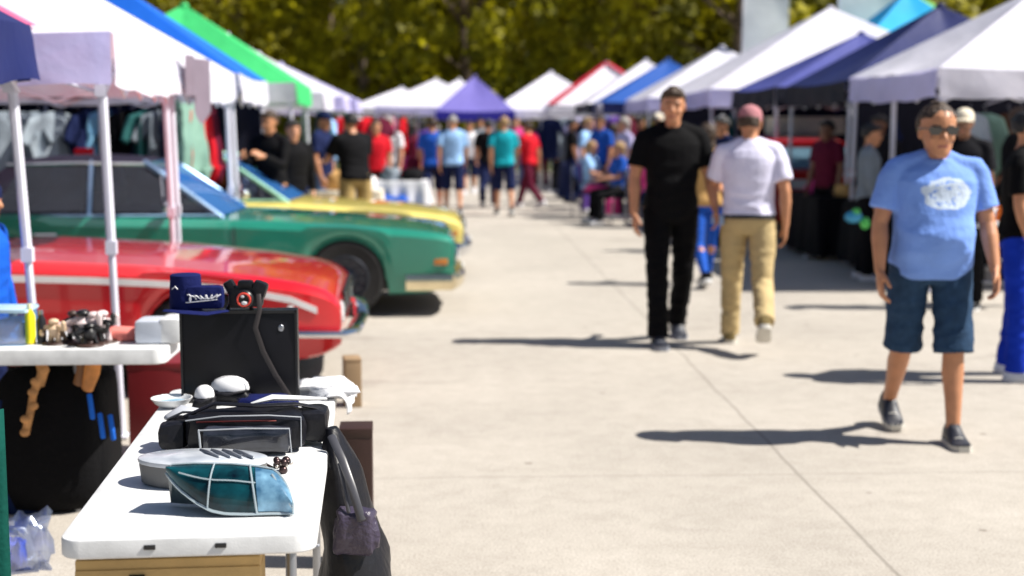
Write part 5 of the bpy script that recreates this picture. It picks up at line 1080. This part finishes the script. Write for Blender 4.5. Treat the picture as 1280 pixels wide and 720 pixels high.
# man in blue T-shirt
p = G(1157, 549); o, J, sh = person('broad man in a light blue T-shirt, denim shorts and sunglasses walking nearest', (p.x, p.y+.02, 0), R(-3), 'blue', 1.74, 1.12, .06, 1, BLUESHIRT, 'short', DENIM, 'short', SHB, SOLE, ('buzz', 'brown'), .0055, hem=.872)
EMB = cloth('pale_print', (205, 220, 240))
me = sh.data; HMi = J['up']; cz = J['up']((0, 0, 1.315*J['h']))
for pl in me.polygons:
    c = pl.center
    if c.y < -.02:
        dx, dz = (c.x-.025)/.125, (c.z-cz.z)/.082; r_ = dx*dx+dz*dz; n_ = noise.noise(Vector((c.x*22, c.z*26, 0)))
        if r_+n_*.35 < 1 and not (.28 < r_+n_*.5 < .42 and noise.noise(Vector((c.x*60, c.z*50, 3))) > -.1): pl.material_index = 1
slot(sh, 1, EMB)
def sunglasses(par, HM, mat):
    m = MB(); T = lambda *q_: HM @ Vector(q_); h = HM.to_scale()[0]
    for s in (-1, 1):
        pts = [(s*.010, .018), (s*.058, .021), (s*.064, .008), (s*.054, -.014), (s*.026, -.016), (s*.012, -.004)]
        rg = [[T(x, -.100+dy+abs(x)*.22, z+.002) for x, z in pts] for dy in (0, .004)]; m.loft(rg)
        m.tube([T(s*.062, -.086, .014), T(s*.08, -.03, .012), T(s*.082, .02, .0)], .003*h, 6)
    m.tube([T(-.012, -.100, .012), T(.012, -.100, .012)], .004*h, 6); m.build('sunglasses', mat, par)
SG = M('sunglass_black', (.01, .01, .012), .08, coat=1)
def local_HM(J): return J['HM']
sunglasses(o, J['HM'] @ Matrix.Diagonal((1.09, 1.06, 1.02, 1)), SG)
bl_ = MB(); 
# man in black
p = G(836, 428); o, J, sh = person('tall man in black T-shirt and black trousers walking towards the camera', (p.x, p.y, 0), R(2), 'blackm', 1.92, 1.0, .015, 1, BLK, 'short', BLK, 'long', SHB, M('grey_sole', (.25, .27, .32), .6), ('short', 'brown'), .0065, hem=.87)
me = sh.data
ph = thing('phone', 'pale blue phone held at the hip by the man in black', 'phone', tuple(o.matrix_basis @ (J['arm', 1][2]+J['arm', 1][3]*.09)), R(30)); MB().box((0, 0, 0), (.012, .13, .07), bev=.004).build('case', M('phone_blue', (.35, .5, .75), .3), ph); MB().box((.0065, 0, 0), (.002, .12, .062)).build('screen', BLACKP, ph)
# man in white polo
p = G(934, 435); o, J, sh = person('man in white polo, khaki trousers and reddish cap walking away', (p.x, p.y+.05, 0), R(170), 'whitem', 1.79, 1.02, .03, 1, LAV, 'short', KH, 'long', SHK, SOLE, ('cap', 'brown'), .0065, hem=.975, collar=True, capm=cloth('reddish_cap', (172, 118, 124)))
m = MB(); rg = torso_rings(J, 1.02, .02, .021, .955, .985); m.loft(rg, 0, False); m.build('belt', BLACKP, o)
# right edge person
y = 8.9; person('person in bright blue trousers and black top at the right edge', (P(1270, 400, y).x, y, 0), R(60), 'stand', 1.72, 1.05, .02, 1, BLK, 'short', JN, 'long', M('white_shoe', (.6, .65, .75), .5), None, ('short', 'black'), .008, hem=.9)
y = 6.85; person('person in a bright blue jacket at the left edge behind the second table', (P(-24, 300, y).x, y, 0), R(80), 'stand', 1.38, 1.0, 0, 1, cloth('bright_blue_jacket', (20, 85, 190)), 'long', C_['navy'], 'long', SHB, None, ('capback', 'brown'), .010, capm=C_['navy'])
# crowd: px, depth, pose, facing, height, shirt, trousers, kind, hair, skin, label
A = PI; crowd = [
 (541, 25.2, 'walkA', A, 1.76, 'blue', 'navy', 'short', ('short', 'brown'), 1, 'man in deep blue shirt and navy shorts walking away beside the pale-blue one'),
 (566, 24.8, 'walkB', A, 1.78, 'sky', 'navy', 'short', ('buzz', 'grey'), 1, 'man in pale blue shirt and navy shorts walking away down the aisle'),
 (630, 24.8, 'walkB', A, 1.76, 'teal2', 'navy', 'short', ('short', 'blond'), 1, 'person in teal shirt and navy shorts walking away mid-aisle'),
 (610, 27.5, 'walkA', A, 1.74, 'black', 'navy', 'long', ('short', 'black'), 1, 'person in black top and navy trousers just left of the teal shirt'),
 (661, 27.0, 'walkA', A+.9, 1.70, 'red', 'maroon', 'long', ('short', 'brown'), 1, 'person in red top and maroon trousers right of the teal shirt'),
 (587, 32.0, 'walkA', 0, 1.70, 'white', 'navy', 'short', ('short', 'brown'), 1, 'person in white top and navy shorts far down the aisle'),
 (600, 36.0, 'walkB', .2, 1.75, 'grey', 'navy', 'long', ('short', 'black'), 1, 'person in grey far behind the white-topped figure'),
 (645, 34.0, 'stand', 0, 1.72, 'pink', 'jeans', 'long', ('long', 'brown'), 0, 'woman in pink top standing in the far aisle'),
 (528, 30.0, 'stand', A, 1.70, 'purple', 'black', 'long', ('long', 'black'), 1, 'woman in purple top beyond the white-draped table'),
 (340, 15.6, 'cross', -.5, 1.76, 'black', 'black', 'long', ('short', 'brown'), 1, 'vendor in black with crossed arms, left of the pair behind the cars'),
 (366, 16.3, 'stand', .4, 1.66, 'black', 'navy', 'long', ('short', 'black'), 0, 'vendor in black, right of the pair behind the cars'),
 (402, 18.6, 'stand', 1.2, 1.78, 'navy', 'jeans', 'long', ('cap', 'black'), 1, 'person in navy with pale jeans near the cream table'),
 (444, 17.6, 'reach', A+.5, 1.76, 'black', 'khaki', 'long', ('short', 'black'), 1, 'stout man in black shirt and khaki trousers bending to the cream table'),
 (470, 22.8, 'stand', .2, 1.66, 'red', 'black', 'long', ('long', 'brown'), 1, 'woman in red at the rail of red garments'),
 (487, 24.2, 'stand', -.4, 1.72, 'white', 'navy', 'long', ('short', 'grey'), 0, 'man in white by the rail of red garments'),
 (515, 27.2, 'walkA', A, 1.68, 'maroon', 'black', 'long', ('long', 'black'), 1, 'woman in maroon walking away by the left row'),
 (300, 17.6, 'stand', .5, 1.70, 'brown', 'black', 'long', ('short', 'grey'), 1, 'man in brown behind the navy-draped table'),
 (225, 15.4, 'stand', .8, 1.72, 'maroon', 'black', 'long', ('short', 'black'), 1, 'person in maroon standing beyond the green car windshield'),
 (733, 25.5, 'stand', 1.0, 1.70, 'sky', 'purple', 'long', ('short', 'blond'), 0, 'person in sky blue top at the left of the right-hand crowd'),
 (752, 24.5, 'stand', -.9, 1.74, 'blue', 'navy', 'long', ('short', 'brown'), 1, 'person in blue top and navy trousers in the right-hand crowd'),
 (766, 25.8, 'walkA', A, 1.66, 'navy', 'black', 'long', ('long', 'brown'), 1, 'woman in navy walking away in the right-hand crowd'),
 (781, 23.9, 'stand', -1.2, 1.70, 'lilac', 'maroon', 'long', ('long', 'grey'), 0, 'woman in lilac top and maroon trousers left of the man in black'),
 (798, 26.5, 'stand', .6, 1.72, 'maroon', 'jeans', 'long', ('short', 'black'), 1, 'person in maroon top behind the shoulder of the man in black'),
 (820, 24.5, 'stand', 2.2, 1.78, 'white', 'navy', 'long', ('cap', 'brown'), 1, 'person with white cap behind the man in black'),
 (714, 28.2, 'stand', 1.6, 1.68, 'black', 'navy', 'long', ('short', 'black'), 1, 'person in black beside the rail standing in the aisle'),
 (697, 32.5, 'stand', -1.3, 1.72, 'navy', 'black', 'long', ('short', 'grey'), 0, 'grey-haired person in navy beyond the aisle rail'),
 (676, 35.5, 'walkB', 0, 1.70, 'pink', 'maroon', 'long', ('long', 'brown'), 1, 'woman in pink and maroon at the far end of the right row'),
 (884, 14.2, 'walkA', A+.1, 1.68, 'tan', 'blue', 'legging', ('long', 'brown'), 1, 'woman in tan top and blue leggings between the two nearer men'),
 (905, 17.8, 'stand', -1.2, 1.70, 'navy', 'black', 'long', ('short', 'black'), 1, 'person in navy behind the white polo man'),
 (1035, 17.0, 'stand', -1.0, 1.66, 'maroon', 'black', 'long', ('short', 'black'), 2, 'person in maroon beside the red hatchback'),
 (1100, 15.8, 'stand', -.8, 1.72, 'dark', 'black', 'long', ('short', 'black'), 2, 'vendor in dark clothes behind the black-draped table'),
 (1085, 14.6, 'stand', 1.2, 1.62, 'grey', 'black', 'long', ('short', 'black'), 1, 'vendor in grey at the left of the lavender-shaded tent'),
 (1204, 12.3, 'stand', -.5, 1.76, 'dark', 'black', 'long', ('cap', 'grey'), 2, 'man in dark top and beige cap right behind the blue-shirted man'),
 (1228, 15.8, 'stand', .4, 1.72, 'grey', 'black', 'long', ('short', 'black'), 1, 'person in grey under the lavender-shaded tent'),
 (1268, 14.0, 'stand', .9, 1.78, 'black', 'black', 'long', ('short', 'brown'), 1, 'person in black under the lavender-shaded tent near the right edge'),
 (880, 30.0, 'stand', -.6, 1.70, 'teal', 'black', 'long', ('short', 'grey'), 0, 'person in teal under the tall white tent'),
 (845, 28.2, 'stand', .6, 1.70, 'orange', 'black', 'long', ('short', 'black'), 1, 'person in orange under the tall white tent'),
]
for px, y, pose, rz, H, s_, p_, pk, hr, sk, lb in crowd:
    person(lb, (P(px, 200, y).x, y, 0), rz, pose, H, 1.12 if 'stout' in lb else 1.0, .0, sk, C_[s_], 'long' if y < 17 and 'vendor' in lb else 'short', C_[p_], pk, C_['white'] if hash(px) % 2 else BLK, None, hr, .0125,
           'visitors and vendors at the market', capm=C_['cream'] if 'beige' in lb or 'white cap' in lb else C_['navy'])
def chair(label, x, y, rz, mat):
    t = thing('camp_chair', label, 'chair', (x, y, 0), rz, 'folding camp chairs')
    MB().grid(lambda u, v: Vector((-.24+.48*u, -.22+.44*v, .43-.03*math.sin(PI*u)*math.sin(PI*v))), 6, 6).build('seat', mat, t)
    MB().grid(lambda u, v: Vector((-.24+.48*u, .22+.08*v+.03*math.sin(PI*u), .45+.45*v)), 6, 6).build('backrest', mat, t)
    for sx in (-1, 1):
        for sy in (-1, 1): MB().tube([(sx*.25, sy*.22, .44 if sy < 0 else .9), (sx*.25, sy*(.22), .43), (sx*.24, -sy*.02+sy*.26, .012)], .012, 6).build('leg', STEEL, t)
        MB().tube([(sx*.26, -.22, .62), (sx*.26, .24, .62)], .016, 6).build('armrest', BLACKP, t)
for px, y, rz, s_, p_, lb in ((737, 24.0, 1.1, 'sky', 'pink', 'seated woman with bright pink trousers at the edge of the right-hand crowd'), (775, 22.8, -1.3, 'blue', 'black', 'seated person in blue left of the man in black'), (805, 22.0, 1.2, 'pink', 'navy', 'seated person in pink partly behind the man in black')):
    x = P(px, 250, y).x; chair('camp chair under the '+lb.split(' with ')[0].split(' left ')[0].split(' partly ')[0], x, y, rz, C_['navy']); person(lb, (x-math.sin(rz)*.0, y+.0, 0.0), rz, 'sit', 1.66, 1.0, 0, 0, C_[s_], 'short', C_[p_], 'long', C_['white'], None, ('long', 'blond'), .0125, 'visitors and vendors at the market')
# ------------------------------------------------------------------ light
w = bpy.data.worlds.new('World'); sc.world = w; w.use_nodes = True; nt = w.node_tree
sky = nt.nodes.new('ShaderNodeTexSky'); sky.sky_type = 'NISHITA'; sky.sun_disc = False
SE, SA = R(50), R(96)   # elevation; azimuth clockwise from +Y: the sun stands over +X
sky.sun_elevation = SE; sky.sun_rotation = SA
nt.links.new(sky.outputs[0], nt.nodes['Background'].inputs[0]); nt.nodes['Background'].inputs[1].default_value = SKYSTR
sd = bpy.data.lights.new('sun', 'SUN'); sd.energy = SUNSTR; sd.angle = R(.5); sd.color = (1, .95, .87)
so = bpy.data.objects.new('sun', sd); COL.objects.link(so)
dv = Vector((math.sin(SA)*math.cos(SE), math.cos(SA)*math.cos(SE), math.sin(SE))); so.rotation_euler = dv.to_track_quat('Z', 'Y').to_euler()
vs_ = sc.view_settings; vs_.view_transform = 'Standard'; vs_.look = 'None'; vs_.gamma = 1; vs_.use_curve_mapping = False; vs_.exposure = EXPO
sc.cycles.max_bounces = 8; sc.cycles.transparent_max_bounces = 12
